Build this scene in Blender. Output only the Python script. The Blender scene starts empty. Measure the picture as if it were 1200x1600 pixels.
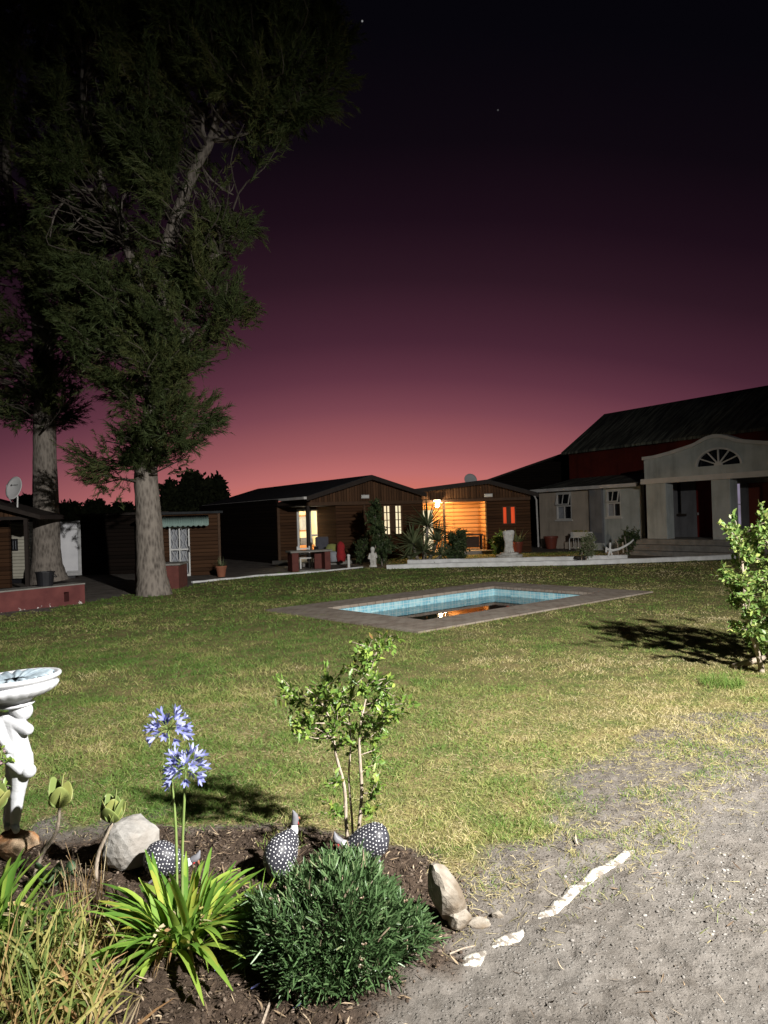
import bpy, math, random
import numpy as np
from mathutils import Vector, Matrix

# ---------------------------------------------------------------- camera, sky, floodlight, exposure
H = 1.85            # eye height
FPX = 1156.0        # focal length in photograph pixels (1200 x 1600)
ROLL = math.radians(1.8)
PITCH = math.radians(0.3)
S = bpy.context.scene
COL = S.collection
rng = np.random.default_rng(7)
random.seed(7)

Fw = Vector((0, math.cos(PITCH), math.sin(PITCH)))
R0 = Vector((1, 0, 0)); U0 = R0.cross(Fw)
Rt = R0 * math.cos(ROLL) - U0 * math.sin(ROLL)
Up = U0 * math.cos(ROLL) + R0 * math.sin(ROLL)
cam = bpy.data.cameras.new('camera'); cam_ob = bpy.data.objects.new('camera', cam); COL.objects.link(cam_ob)
cam.sensor_fit = 'VERTICAL'; cam.sensor_height = 36.0; cam.lens = 36.0 * FPX / 1600.0
cam.clip_start = 0.05; cam.clip_end = 6000
cam_ob.matrix_world = Matrix(((Rt.x, Up.x, -Fw.x, 0), (Rt.y, Up.y, -Fw.y, 0), (Rt.z, Up.z, -Fw.z, H), (0, 0, 0, 1)))
S.camera = cam_ob

def ray(px, py): return Fw + Rt * ((px - 600) / FPX) + Up * ((800 - py) / FPX)
def at(px, py, d):
    r = ray(px, py); r = r * (d / r.y); return Vector((r.x, r.y, r.z + H))
def gp(px, py, z=0.0):
    r = ray(px, py); t = (z - H) / r.z; return Vector((r.x * t, r.y * t, z))

W = bpy.data.worlds.new('World'); S.world = W; W.use_nodes = True
wn = W.node_tree.nodes; wl = W.node_tree.links
bg = wn['Background']
tc = wn.new('ShaderNodeTexCoord'); sx = wn.new('ShaderNodeSeparateXYZ'); wl.new(tc.outputs['Generated'], sx.inputs[0])
nz = wn.new('ShaderNodeTexNoise'); nz.inputs['Scale'].default_value = 1.6; nz.inputs['Detail'].default_value = 1; wl.new(tc.outputs['Generated'], nz.inputs['Vector'])
m0 = wn.new('ShaderNodeMath'); m0.operation = 'MULTIPLY_ADD'; wl.new(nz.outputs[0], m0.inputs[0]); m0.inputs[1].default_value = 0.03; m0.inputs[2].default_value = -0.015
m1 = wn.new('ShaderNodeMath'); m1.operation = 'ADD'; wl.new(sx.outputs[2], m1.inputs[0]); wl.new(m0.outputs[0], m1.inputs[1])
# the afterglow is stronger a little to the left of the view and fades to the sides
m2 = wn.new('ShaderNodeMath'); m2.operation = 'MULTIPLY_ADD'; wl.new(sx.outputs[0], m2.inputs[0]); m2.inputs[1].default_value = 0.0
wl.new(m1.outputs[0], m2.inputs[2])
m3 = wn.new('ShaderNodeMath'); m3.operation = 'MULTIPLY'; wl.new(sx.outputs[0], m3.inputs[0]); wl.new(sx.outputs[0], m3.inputs[1])
m4 = wn.new('ShaderNodeMath'); m4.operation = 'MULTIPLY_ADD'; wl.new(m3.outputs[0], m4.inputs[0]); m4.inputs[1].default_value = 0.42; wl.new(m2.outputs[0], m4.inputs[2])
rp = wn.new('ShaderNodeValToRGB'); wl.new(m4.outputs[0], rp.inputs[0])
def lin(c): return tuple((x / 255 / 12.92 if x / 255 <= 0.04045 else ((x / 255 + 0.055) / 1.055) ** 2.4) for x in c)
SKY = [(0.0, (224, 122, 92)), (0.032, (208, 116, 100)), (0.060, (187, 109, 107)), (0.09, (161, 93, 96)), (0.143, (122, 69, 80)), (0.185, (95, 52, 66)),
       (0.232, (71, 38, 52)), (0.31, (45, 24, 35)), (0.38, (28, 14, 24)), (0.46, (14, 8, 15)), (0.56, (6, 5, 10)), (0.75, (3, 3, 7))]
el = rp.color_ramp.elements
while len(el) < len(SKY): el.new(0.5)
for e, (p, c) in zip(el, SKY): e.position = p; e.color = lin(c) + (1,)
last = rp.outputs[0]
for (sxp, syp, st) in ((566, 33, 0.22), (778, 172, 0.05)):          # two faint stars
    dv = ray(sxp, syp).normalized()
    dt = wn.new('ShaderNodeVectorMath'); dt.operation = 'DOT_PRODUCT'; wl.new(tc.outputs['Generated'], dt.inputs[0]); dt.inputs[1].default_value = dv
    gt = wn.new('ShaderNodeMath'); gt.operation = 'GREATER_THAN'; wl.new(dt.outputs['Value'], gt.inputs[0]); gt.inputs[1].default_value = math.cos(0.0011)
    mx = wn.new('ShaderNodeMixRGB'); mx.blend_type = 'ADD'; mx.inputs[2].default_value = (st, st, st, 1)
    wl.new(gt.outputs[0], mx.inputs[0]); wl.new(last, mx.inputs[1]); last = mx.outputs[0]
# the glow belongs to the western horizon in front of us; the sky behind the photographer is already night
az = wn.new('ShaderNodeMapRange'); az.interpolation_type = 'SMOOTHSTEP'; az.inputs[1].default_value = -0.2; az.inputs[2].default_value = 0.75; wl.new(sx.outputs[1], az.inputs[0])
nm = wn.new('ShaderNodeMixRGB'); nm.inputs[1].default_value = (0.0035, 0.0038, 0.006, 1); wl.new(az.outputs[0], nm.inputs[0]); wl.new(last, nm.inputs[2]); last = nm.outputs[0]
wl.new(last, bg.inputs[0]); bg.inputs[1].default_value = 1.0

# the yard's floodlight: a lamp on a mast behind the photographer's right shoulder, aimed across the lawn
FLOOD = Vector((5.4, -1.2, 6.0))
fl = bpy.data.lights.new('floodlight', 'SPOT'); fl.energy = 16800; fl.color = (1.0, 0.97, 0.91)
fl.spot_size = math.radians(98); fl.spot_blend = 1.0; fl.shadow_soft_size = 0.13
flo = bpy.data.objects.new('floodlight', fl); COL.objects.link(flo)
flo.location = FLOOD; flo.rotation_euler = (Vector((0.2, 10.6, 0)) - FLOOD).to_track_quat('-Z', 'Y').to_euler()

S.view_settings.view_transform = 'Standard'; S.view_settings.look = 'None'; S.view_settings.exposure = 0.0; S.view_settings.gamma = 1.0
S.cycles.use_denoising = True
S.cycles.max_bounces = 7; S.cycles.transparent_max_bounces = 8
S.cycles.sample_clamp_indirect = 4.0

# ---------------------------------------------------------------- helpers: noise
def _hash(ix, iy, s):
    h = (ix.astype(np.int64) * 374761393 + iy.astype(np.int64) * 668265263 + s * 1442695041) & 0x7fffffff
    h = ((h ^ (h >> 13)) * 1274126177) & 0x7fffffff
    return ((h ^ (h >> 16)) & 0xffff) / 65535.0
def vnoise(x, y, s=0):
    x = np.asarray(x, float); y = np.asarray(y, float)
    ix = np.floor(x); iy = np.floor(y); fx = x - ix; fy = y - iy
    fx = fx * fx * (3 - 2 * fx); fy = fy * fy * (3 - 2 * fy)
    a = _hash(ix, iy, s); b = _hash(ix + 1, iy, s); c = _hash(ix, iy + 1, s); d = _hash(ix + 1, iy + 1, s)
    return (a * (1 - fx) + b * fx) * (1 - fy) + (c * (1 - fx) + d * fx) * fy
def fbm(x, y, s=0, o=4):
    v = 0; a = 0.5; t = 0
    for k in range(o): v = v + a * vnoise(x * 2 ** k, y * 2 ** k, s + k); t += a; a *= 0.5
    return v / t
def smooth(a, b, x):
    t = np.clip((x - a) / (b - a), 0, 1); return t * t * (3 - 2 * t)
def inpoly(x, y, P):
    x = np.asarray(x, float); y = np.asarray(y, float); r = np.zeros(x.shape, bool); n = len(P)
    for i in range(n):
        x1, y1 = P[i][0], P[i][1]; x2, y2 = P[(i + 1) % n][0], P[(i + 1) % n][1]
        if y1 == y2: continue
        c = ((y1 > y) != (y2 > y)) & (x < (x2 - x1) * (y - y1) / (y2 - y1) + x1); r ^= c
    return r
def sdpoly(x, y, P):          # signed distance, negative inside
    x = np.asarray(x, float); y = np.asarray(y, float); d = np.full(x.shape, 1e9); n = len(P)
    for i in range(n):
        ax, ay = P[i][0], P[i][1]; bx, by = P[(i + 1) % n][0], P[(i + 1) % n][1]
        ex, ey = bx - ax, by - ay; t = np.clip(((x - ax) * ex + (y - ay) * ey) / (ex * ex + ey * ey + 1e-12), 0, 1)
        d = np.minimum(d, np.hypot(x - ax - ex * t, y - ay - ey * t))
    return np.where(inpoly(x, y, P), -d, d)
def unit(v): return v / (np.linalg.norm(v, axis=-1, keepdims=True) + 1e-9)

# ---------------------------------------------------------------- helpers: tagging and meshes
def tag(o, label=None, cat=None, group=None, kind=None):
    if label: o['label'] = label
    if cat: o['category'] = cat
    if group: o['group'] = group
    if kind: o['kind'] = kind
    return o
def thing(name, label, cat, loc=(0, 0, 0), rz=0.0, group=None):
    o = bpy.data.objects.new(name, None); COL.objects.link(o); o.empty_display_size = 0.1
    o.location = loc; o.rotation_euler = (0, 0, rz); return tag(o, label, cat, group)
def copy_tree(o, parent=None):
    c = o.copy(); COL.objects.link(c); c.parent = parent
    for ch in list(o.children): copy_tree(ch, c)
    return c

class MB:
    def __init__(s): s.V = []; s.F = []; s.M = []; s.m = 0
    def face(s, ids): s.F.append(tuple(ids)); s.M.append(s.m)
    def add(s, vs, fs):
        b = len(s.V); s.V += [tuple(v) for v in vs]
        for f in fs: s.face([b + i for i in f])
    def box(s, x0, x1, y0, y1, z0, z1):
        s.add([(x0, y0, z0), (x1, y0, z0), (x1, y1, z0), (x0, y1, z0), (x0, y0, z1), (x1, y0, z1), (x1, y1, z1), (x0, y1, z1)],
              [(0, 3, 2, 1), (4, 5, 6, 7), (0, 1, 5, 4), (1, 2, 6, 5), (2, 3, 7, 6), (3, 0, 4, 7)]); return s
    def prism(s, poly, a, b, f):       # poly of 2D points swept between depths a and b; f(p, q, depth) -> xyz
        n = len(poly)
        s.add([f(p, q, a) for p, q in poly] + [f(p, q, b) for p, q in poly],
              [tuple(range(n)), tuple(range(2 * n - 1, n - 1, -1))] + [(i, (i + 1) % n + 0, (i + 1) % n + n, i + n)[::-1] for i in range(n)]); return s
    def tube(s, pts, rad, n=8, cap=True, jit=0.0):
        pts = [Vector(p) for p in pts]; b = len(s.V); k = len(pts)
        if not hasattr(rad, '__len__'): rad = [rad] * k
        ref = None
        for i, p in enumerate(pts):
            t = (pts[min(i + 1, k - 1)] - pts[max(i - 1, 0)]); t = t.normalized() if t.length > 1e-9 else Vector((0, 0, 1))
            if ref is None: ref = t.orthogonal().normalized()
            ref = (ref - t * ref.dot(t)); ref = ref.normalized() if ref.length > 1e-6 else t.orthogonal().normalized()
            q = t.cross(ref)
            for j in range(n):
                a = 2 * math.pi * j / n; r = rad[i] * (1 + jit * (random.random() - 0.5))
                s.V.append(tuple(p + ref * (r * math.cos(a)) + q * (r * math.sin(a))))
        for i in range(k - 1):
            for j in range(n):
                s.face((b + i * n + j, b + i * n + (j + 1) % n, b + (i + 1) * n + (j + 1) % n, b + (i + 1) * n + j))
        if cap:
            s.face([b + j for j in range(n)][::-1]); s.face([b + (k - 1) * n + j for j in range(n)])
        return s
    def lathe(s, prof, n=24, c=(0, 0, 0), mod=None):
        b = len(s.V); k = len(prof)
        for i, (r, z) in enumerate(prof):
            for j in range(n):
                a = 2 * math.pi * j / n; rr = r * (mod(i, a) if mod else 1)
                s.V.append((c[0] + rr * math.cos(a), c[1] + rr * math.sin(a), c[2] + z))
        for i in range(k - 1):
            for j in range(n):
                s.face((b + i * n + j, b + i * n + (j + 1) % n, b + (i + 1) * n + (j + 1) % n, b + (i + 1) * n + j))
        s.face([b + j for j in range(n)][::-1]); s.face([b + (k - 1) * n + j for j in range(n)])
        return s
    def wall(s, u0, u1, z0, z1, v, th, ops=(), f=lambda u, v, z: (u, v, z)):   # wall slab with rectangular openings
        us = sorted({u0, u1} | {o[i] for o in ops for i in (0, 1)}); zs = sorted({z0, z1} | {o[i] for o in ops for i in (2, 3)})
        us = [u for u in us if u0 <= u <= u1]; zs = [z for z in zs if z0 <= z <= z1]
        def solid(i, j):
            if i < 0 or j < 0 or i >= len(us) - 1 or j >= len(zs) - 1: return False
            a = (us[i] + us[i + 1]) / 2; c = (zs[j] + zs[j + 1]) / 2
            return not any(o[0] < a < o[1] and o[2] < c < o[3] for o in ops)
        for i in range(len(us) - 1):
            for j in range(len(zs) - 1):
                if not solid(i, j): continue
                a, b_, c, d = us[i], us[i + 1], zs[j], zs[j + 1]
                s.add([f(a, v, c), f(b_, v, c), f(b_, v, d), f(a, v, d)], [(0, 1, 2, 3)])
                s.add([f(a, v + th, c), f(b_, v + th, c), f(b_, v + th, d), f(a, v + th, d)], [(3, 2, 1, 0)])
                if not solid(i - 1, j): s.add([f(a, v, c), f(a, v + th, c), f(a, v + th, d), f(a, v, d)], [(3, 2, 1, 0)])
                if not solid(i + 1, j): s.add([f(b_, v, c), f(b_, v + th, c), f(b_, v + th, d), f(b_, v, d)], [(0, 1, 2, 3)])
                if not solid(i, j - 1): s.add([f(a, v, c), f(b_, v, c), f(b_, v + th, c), f(a, v + th, c)], [(3, 2, 1, 0)])
                if not solid(i, j + 1): s.add([f(a, v, d), f(b_, v, d), f(b_, v + th, d), f(a, v + th, d)], [(0, 1, 2, 3)])
        return s
    def build(s, name, mat, parent=None, smooth=False, loc=None):
        me = bpy.data.meshes.new(name); me.from_pydata(s.V, [], s.F)
        ms = mat if isinstance(mat, (list, tuple)) else [mat]
        for m in ms: me.materials.append(m)
        if len(ms) > 1: me.polygons.foreach_set('material_index', s.M)
        if smooth: me.polygons.foreach_set('use_smooth', [True] * len(s.F))
        me.update()
        o = bpy.data.objects.new(name, me); COL.objects.link(o); o.parent = parent
        if loc is not None: o.location = loc
        return o
def bevel(o, w=0.01, seg=2):
    b = o.modifiers.new('bevel', 'BEVEL'); b.width = w; b.segments = seg; b.limit_method = 'ANGLE'; return o

class Big:                                  # numpy accumulator for leaves, blades, needles
    def __init__(s): s.V = []; s.F = []; s.A = []; s.n = 0
    def add(s, V, F, A=None):
        s.V.append(V); s.F.append(F + s.n); s.A.append(np.zeros(len(V)) if A is None else A); s.n += len(V)
    def straps(s, p, d, nrm, L, w, bend=None, seg=3, prof=None, fold=0.0, attr=None):
        p = np.asarray(p, float); N = len(p)
        if N == 0: return
        d = unit(np.asarray(d, float)); nrm = np.asarray(nrm, float)
        L = np.broadcast_to(L, (N,)).astype(float); w = np.broadcast_to(w, (N,)).astype(float)
        t = np.linspace(0, 1, seg + 1)
        bend = np.zeros((N, 3)) if bend is None else np.asarray(bend, float)
        c = p[:, None] + d[:, None] * (L[:, None] * t)[..., None] + bend[:, None] * (L[:, None] * t * t)[..., None]
        tan = unit(d[:, None] + 2 * bend[:, None] * t[None, :, None])
        side = np.cross(tan, nrm[:, None]); side = unit(side)
        up = np.cross(side, tan)
        pr = np.array([prof(x) for x in t]) if prof else (1 - t) ** 0.6
        hw = (w[:, None] * pr[None])[..., None] * 0.5
        if fold:
            V = np.stack([c - side * hw + up * hw * fold, c, c + side * hw + up * hw * fold], 2).reshape(N, -1, 3); k = 3
        else:
            V = np.stack([c - side * hw, c + side * hw], 2).reshape(N, -1, 3); k = 2
        q = []
        for i in range(seg):
            for j in range(k - 1): q.append((i * k + j, i * k + j + 1, (i + 1) * k + j + 1, (i + 1) * k + j))
        F = (np.array(q)[None] + (np.arange(N) * (seg + 1) * k)[:, None, None]).reshape(-1, 4)
        a = rng.random(N) if attr is None else np.broadcast_to(attr, (N,))
        s.add(V.reshape(-1, 3), F, np.repeat(a, (seg + 1) * k))
    def build(s, name, mat, parent=None, smooth=False):
        V = np.concatenate(s.V).astype(np.float32); F = np.concatenate(s.F).astype(np.int32); A = np.concatenate(s.A).astype(np.float32)
        o = npmesh(name, V, F, mat, parent, {'rnd': A}, smooth); return o
def npmesh(name, V, F, mat, parent=None, attrs=None, smooth=False):
    me = bpy.data.meshes.new(name); k = F.shape[1]
    me.vertices.add(len(V)); me.vertices.foreach_set('co', np.ascontiguousarray(V, np.float32).ravel())
    me.loops.add(F.size); me.loops.foreach_set('vertex_index', np.ascontiguousarray(F, np.int32).ravel())
    me.polygons.add(len(F)); me.polygons.foreach_set('loop_start', np.arange(0, F.size, k, dtype=np.int32))
    if smooth: me.polygons.foreach_set('use_smooth', np.ones(len(F), bool))
    for n_, a in (attrs or {}).items():
        at_ = me.attributes.new(n_, 'FLOAT', 'POINT'); at_.data.foreach_set('value', np.ascontiguousarray(a, np.float32))
    me.materials.append(mat); me.update(calc_edges=True); me.validate()
    o = bpy.data.objects.new(name, me); COL.objects.link(o); o.parent = parent; return o

def sdf_body(name, caps, mat, parent, voxel=0.008, smooth_it=6):     # tapered capsules fused into ONE continuous surface
    mb = MB()
    for (a, ra, b, rb) in caps:
        a = Vector(a); b = Vector(b); n = 14
        ax = (b - a); ax = ax.normalized() if ax.length > 1e-6 else Vector((0, 0, 1))
        pts = []; rad = []
        for i in range(6): th = math.pi / 2 * i / 6; pts.append(a - ax * ra * math.cos(th)); rad.append(max(ra * math.sin(th), ra * .03))
        for i in range(7): th = math.pi / 2 * i / 6; pts.append(b + ax * rb * math.sin(th)); rad.append(max(rb * math.cos(th), rb * .03))
        mb.tube(pts, rad, n)
    o = mb.build(name, mat, parent, True)
    r = o.modifiers.new('remesh', 'REMESH'); r.mode = 'VOXEL'; r.voxel_size = voxel; r.use_smooth_shade = True
    s = o.modifiers.new('smooth', 'SMOOTH'); s.iterations = smooth_it; s.factor = 0.5
    dg = bpy.context.evaluated_depsgraph_get()
    me = bpy.data.meshes.new_from_object(o.evaluated_get(dg)); o.modifiers.clear(); o.data = me
    if not me.materials: me.materials.append(mat)
    return o
def rock_mesh(name, mat, size, seed, parent=None, loc=(0, 0, 0), rough=0.28, flat=True):
    import bmesh
    r = np.random.default_rng(seed); bm = bmesh.new(); bmesh.ops.create_icosphere(bm, subdivisions=3, radius=1)
    pl = [(Vector(r.normal(size=3)).normalized(), 0.62 + 0.3 * r.random()) for _ in range(14)]
    for v in bm.verts:
        c = v.co.copy()
        for n, dd in pl:
            k = c.dot(n)
            if k > dd: c -= n * (k - dd)
        nn = float(vnoise(c.x * 3 + seed, c.y * 3 + c.z * 2)) - 0.5
        c *= 1 + rough * 0.4 * nn
        v.co = Vector((c.x * size[0], c.y * size[1], c.z * size[2]))
    me = bpy.data.meshes.new(name); bm.to_mesh(me); bm.free(); me.materials.append(mat)
    o = bpy.data.objects.new(name, me); COL.objects.link(o); o.parent = parent; o.location = loc; return o

# ---------------------------------------------------------------- materials
class NT:
    def __init__(s, name):
        s.m = bpy.data.materials.new(name); s.m.use_nodes = True; s.n = s.m.node_tree.nodes; s.l = s.m.node_tree.links
        s.b = s.n['Principled BSDF']; s.b.inputs['Roughness'].default_value = 0.8; s.b.inputs['Specular IOR Level'].default_value = 0.3
    def put(s, sock, v):
        if v is None: return
        if hasattr(v, 'is_output'): s.l.new(v, sock)
        elif isinstance(v, tuple) and len(v) == 3 and sock.type == 'RGBA': sock.default_value = v + (1,)
        else: sock.default_value = v
    def co(s, which='Object'): return s.n.new('ShaderNodeTexCoord').outputs[which]
    def pos(s): return s.n.new('ShaderNodeNewGeometry').outputs['Position']
    def mapv(s, v, sc=(1, 1, 1), rot=(0, 0, 0)):
        m = s.n.new('ShaderNodeMapping'); s.l.new(v, m.inputs[0]); m.inputs['Scale'].default_value = sc; m.inputs['Rotation'].default_value = rot; return m.outputs[0]
    def noise(s, v, sc, det=4, rough=0.55):
        t = s.n.new('ShaderNodeTexNoise'); s.l.new(v, t.inputs['Vector']); t.inputs['Scale'].default_value = sc; t.inputs['Detail'].default_value = det; t.inputs['Roughness'].default_value = rough; return t.outputs[0]
    def voro(s, v, sc, out='Distance', rnd=1.0, feat='F1'):
        t = s.n.new('ShaderNodeTexVoronoi'); s.l.new(v, t.inputs['Vector']); t.inputs['Scale'].default_value = sc; t.inputs['Randomness'].default_value = rnd; t.feature = feat; return t.outputs[out]
    def ramp(s, f, st):
        r = s.n.new('ShaderNodeValToRGB'); s.l.new(f, r.inputs[0]); e = r.color_ramp.elements
        while len(e) < len(st): e.new(0.5)
        for x, (p, c) in zip(e, st): x.position = p; x.color = (c if isinstance(c, tuple) else (c, c, c)) + (1,)
        return r.outputs[0]
    def mix(s, f, a, b, mode='MIX'):
        r = s.n.new('ShaderNodeMixRGB'); r.blend_type = mode; s.put(r.inputs[0], f); s.put(r.inputs[1], a); s.put(r.inputs[2], b); return r.outputs[0]
    def math(s, op, a, b=0.0, c=0.0):
        r = s.n.new('ShaderNodeMath'); r.operation = op; s.put(r.inputs[0], a); s.put(r.inputs[1], b); s.put(r.inputs[2], c); return r.outputs[0]
    def attr(s, nme): r = s.n.new('ShaderNodeAttribute'); r.attribute_name = nme; return r.outputs['Fac']
    def sep(s, v): r = s.n.new('ShaderNodeSeparateXYZ'); s.l.new(v, r.inputs[0]); return r.outputs
    def bump(s, h, st=0.4, dist=0.02):
        r = s.n.new('ShaderNodeBump'); s.put(r.inputs['Height'], h); r.inputs['Strength'].default_value = st; r.inputs['Distance'].default_value = dist; s.l.new(r.outputs[0], s.b.inputs['Normal'])
    def base(s, c): s.put(s.b.inputs['Base Color'], c)
    def rough(s, v): s.put(s.b.inputs['Roughness'], v)

def plain(name, c1, c2=None, sc=6.0, rough=0.75, bump=0.15, dist=0.01, spec=0.3, det=5, stain=0.0):
    t = NT(name); v = t.co(); f = t.noise(v, sc, det)
    c2 = c2 or tuple(x * 0.7 for x in c1)
    c = t.ramp(f, [(0.3, c2), (0.7, c1)])
    if stain:                              # rain streaks, patched paint and grubby blotches
        s1 = t.ramp(t.noise(t.mapv(v, (2.6, 2.6, 0.28)), 1.0, 5, 0.65), [(0.46, 0.0), (0.72, 1.0)]); s2 = t.ramp(t.noise(v, 0.9, 4, 0.6), [(0.42, 0.0), (0.66, 1.0)])
        c = t.mix(t.math('MULTIPLY', s1, stain), c, tuple(x * 0.45 for x in c2)); c = t.mix(t.math('MULTIPLY', s2, stain * 0.7), c, tuple(min(1, x * 1.25) for x in c1))
    t.base(c); t.rough(rough); t.b.inputs['Specular IOR Level'].default_value = spec
    t.bump(t.noise(v, sc * 6, 4), bump, dist); return t.m
def timber(name, c1, c2, board=0.11, axis=2, groove=0.1):
    t = NT(name); v = t.co(); z = t.sep(v)[axis]; k = t.math('DIVIDE', z, board); fr = t.math('FRACT', k); fl_ = t.math('FLOOR', k)
    st = [7, 7, 7]; st[axis] = 60 if axis == 2 else 60
    sc = (1.2, 1.2, 22) if axis == 2 else (22, 22, 1.2)
    g = t.noise(t.mapv(v, sc), 1.0, 5)
    wn_ = t.n.new('ShaderNodeTexWhiteNoise'); wn_.noise_dimensions = '1D'; t.l.new(fl_, wn_.inputs['W'])
    f = t.math('ADD', t.math('MULTIPLY', g, 0.65), t.math('MULTIPLY', wn_.outputs[0], 0.35))
    c = t.ramp(f, [(0.25, c2), (0.7, c1)])
    gr = t.ramp(fr, [(0.0, 0.0), (groove, 1.0), (0.92, 1.0), (1.0, 0.55)])
    t.base(t.mix(1.0, c, t.mix(0.75, (1, 1, 1), gr), 'MULTIPLY'))
    prof = t.ramp(fr, [(0.0, 0.0), (groove, 0.75), (0.5, 1.0), (0.9, 0.8), (1.0, 0.2)])
    t.rough(0.8); t.b.inputs['Specular IOR Level'].default_value = 0.1; t.bump(t.math('ADD', prof, t.math('MULTIPLY', g, 0.15)), 0.9, 0.03); return t.m
def leafmat(name, stops, rough=0.45, spec=0.35, trans=0.25, blotch=None):
    t = NT(name); r = t.attr('rnd'); n = t.noise(t.co(), 30, 2)
    f = t.math('ADD', r, t.math('MULTIPLY_ADD', n, 0.25, -0.125)); c = t.ramp(f, stops)
    t.base(c); t.rough(rough); t.b.inputs['Specular IOR Level'].default_value = spec
    if trans:
        tr = t.n.new('ShaderNodeBsdfTranslucent'); t.l.new(c, tr.inputs[0]); mx = t.n.new('ShaderNodeMixShader'); mx.inputs[0].default_value = trans
        t.l.new(t.b.outputs[0], mx.inputs[1]); t.l.new(tr.outputs[0], mx.inputs[2]); t.l.new(mx.outputs[0], t.n['Material Output'].inputs[0])
    return t.m
def emit(name, c, st, c2=None, sc=(6, 6, 6)):
    t = NT(name)
    e = t.n.new('ShaderNodeEmission'); e.inputs[1].default_value = st
    f = t.noise(t.mapv(t.co(), sc), 1.0, 3)
    t.l.new(t.ramp(f, [(0.3, c2 or c), (0.7, c)]), e.inputs[0]); t.l.new(e.outputs[0], t.n['Material Output'].inputs[0]); return t.m

M = {}
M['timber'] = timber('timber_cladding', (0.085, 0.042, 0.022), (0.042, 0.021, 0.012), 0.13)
M['timber_v'] = timber('timber_gable_boards', (0.13, 0.068, 0.038), (0.055, 0.03, 0.018), 0.13, 0)
M['timber_warm'] = timber('timber_orange_brown', (0.52, 0.29, 0.12), (0.30, 0.15, 0.06), 0.19, 2, 0.3)  # brighter orange-brown boards than the other timber
M['timber_dark'] = timber('timber_shade_dark', (0.014, 0.009, 0.007), (0.007, 0.005, 0.004), 0.14)  # board colour lowered to near black to stand in for shade
M['beam'] = plain('timber_beam', (0.10, 0.055, 0.032), sc=9)
M['fascia'] = plain('dark_fascia', (0.04, 0.03, 0.026))
M['roof'] = plain('dark_roof_sheet', (0.045, 0.048, 0.053), (0.028, 0.030, 0.033), 3, 0.9, 0.2, 0.01, 0.1)
M['white'] = plain('white_paint', (0.80, 0.80, 0.79), (0.66, 0.66, 0.65), 5, 0.55, 0.2, 0.004)
M['white_kerb'] = plain('whitewash', (0.86, 0.87, 0.88), (0.62, 0.62, 0.62), 4, 0.8, 0.4, 0.015)
M['gutter'] = plain('pale_gutter', (0.75, 0.72, 0.70), sc=2)
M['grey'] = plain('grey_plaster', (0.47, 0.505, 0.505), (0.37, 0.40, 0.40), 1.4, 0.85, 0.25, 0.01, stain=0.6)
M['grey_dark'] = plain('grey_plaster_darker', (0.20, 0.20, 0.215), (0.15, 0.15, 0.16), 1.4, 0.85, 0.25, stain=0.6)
M['grey_trim'] = plain('pale_grey_trim', (0.66, 0.64, 0.62), (0.52, 0.51, 0.49), 2, 0.8, 0.2)
M['beige'] = plain('beige_plaster', (0.55, 0.47, 0.39), (0.44, 0.37, 0.305), 1.2, 0.85, 0.25, stain=0.6)
M['redwall'] = plain('dark_red_paint', (0.14, 0.018, 0.010), (0.085, 0.012, 0.008), 1.5, 0.8, 0.2, stain=0.7)
M['reddoor'] = plain('red_painted_door', (0.20, 0.02, 0.015), (0.15, 0.015, 0.012), 3, 0.5, 0.1)
M['brick_red'] = plain('maroon_painted_brick', (0.17, 0.055, 0.045), (0.11, 0.035, 0.03), 5, 0.8, 0.5, 0.02)
M['concrete'] = plain('weathered_concrete', (0.30, 0.285, 0.265), (0.19, 0.18, 0.165), 4, 0.9, 0.5, 0.02)
M['terracotta'] = plain('terracotta', (0.34, 0.135, 0.075), (0.25, 0.10, 0.06), 6, 0.8, 0.2)
M['terracotta_dark'] = plain('dark_red_plastic', (0.20, 0.05, 0.03), (0.16, 0.04, 0.028), 6, 0.5, 0.1)
M['black'] = plain('black_plastic', (0.02, 0.02, 0.025), (0.012, 0.012, 0.014), 4, 0.5, 0.1)
M['metal'] = plain('galvanised_steel', (0.45, 0.45, 0.46), (0.35, 0.35, 0.36), 8, 0.45, 0.05)
M['dish'] = plain('dish_grey', (0.62, 0.62, 0.63), (0.55, 0.55, 0.56), 6, 0.6, 0.05)
M['coolbox'] = plain('white_panel', (0.80, 0.80, 0.84), (0.62, 0.62, 0.66), 2.0, 0.5, 0.1)
M['awning'] = plain('pale_green_awning', (0.34, 0.47, 0.43), (0.27, 0.39, 0.36), 5, 0.7, 0.1)
M['glass_dark'] = plain('dark_window_glass', (0.012, 0.014, 0.018), sc=2, rough=0.08, bump=0.0, spec=0.5)
M['statue'] = plain('white_statue_paint', (0.66, 0.67, 0.71), (0.54, 0.55, 0.58), 14, 0.55, 0.3, 0.004)
M['statue_worn'] = plain('worn_white_statue', (0.78, 0.77, 0.74), (0.42, 0.40, 0.37), 7, 0.8, 0.4, 0.01)
M['basin'] = plain('blue_grey_basin', (0.42, 0.50, 0.56), (0.26, 0.33, 0.39), 18, 0.6, 0.3, 0.005)
M['cream'] = plain('cream_interior', (0.80, 0.72, 0.54), (0.74, 0.66, 0.49), 2)
M['orangewood'] = plain('orange_wood', (0.45, 0.19, 0.07), sc=5)
M['redcloth'] = plain('red_cloth', (0.42, 0.03, 0.03), (0.26, 0.02, 0.03), 9, 0.9, 0.3)
M['greencloth'] = plain('olive_cloth', (0.30, 0.32, 0.10), (0.22, 0.24, 0.08), 6, 0.9, 0.3)
M['greycloth'] = plain('grey_cloth', (0.10, 0.10, 0.12), (0.07, 0.07, 0.09), 6, 0.9, 0.3)
M['palecloth'] = plain('pale_cloth', (0.38, 0.40, 0.44), (0.26, 0.27, 0.30), 6, 0.9, 0.3)
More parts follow.
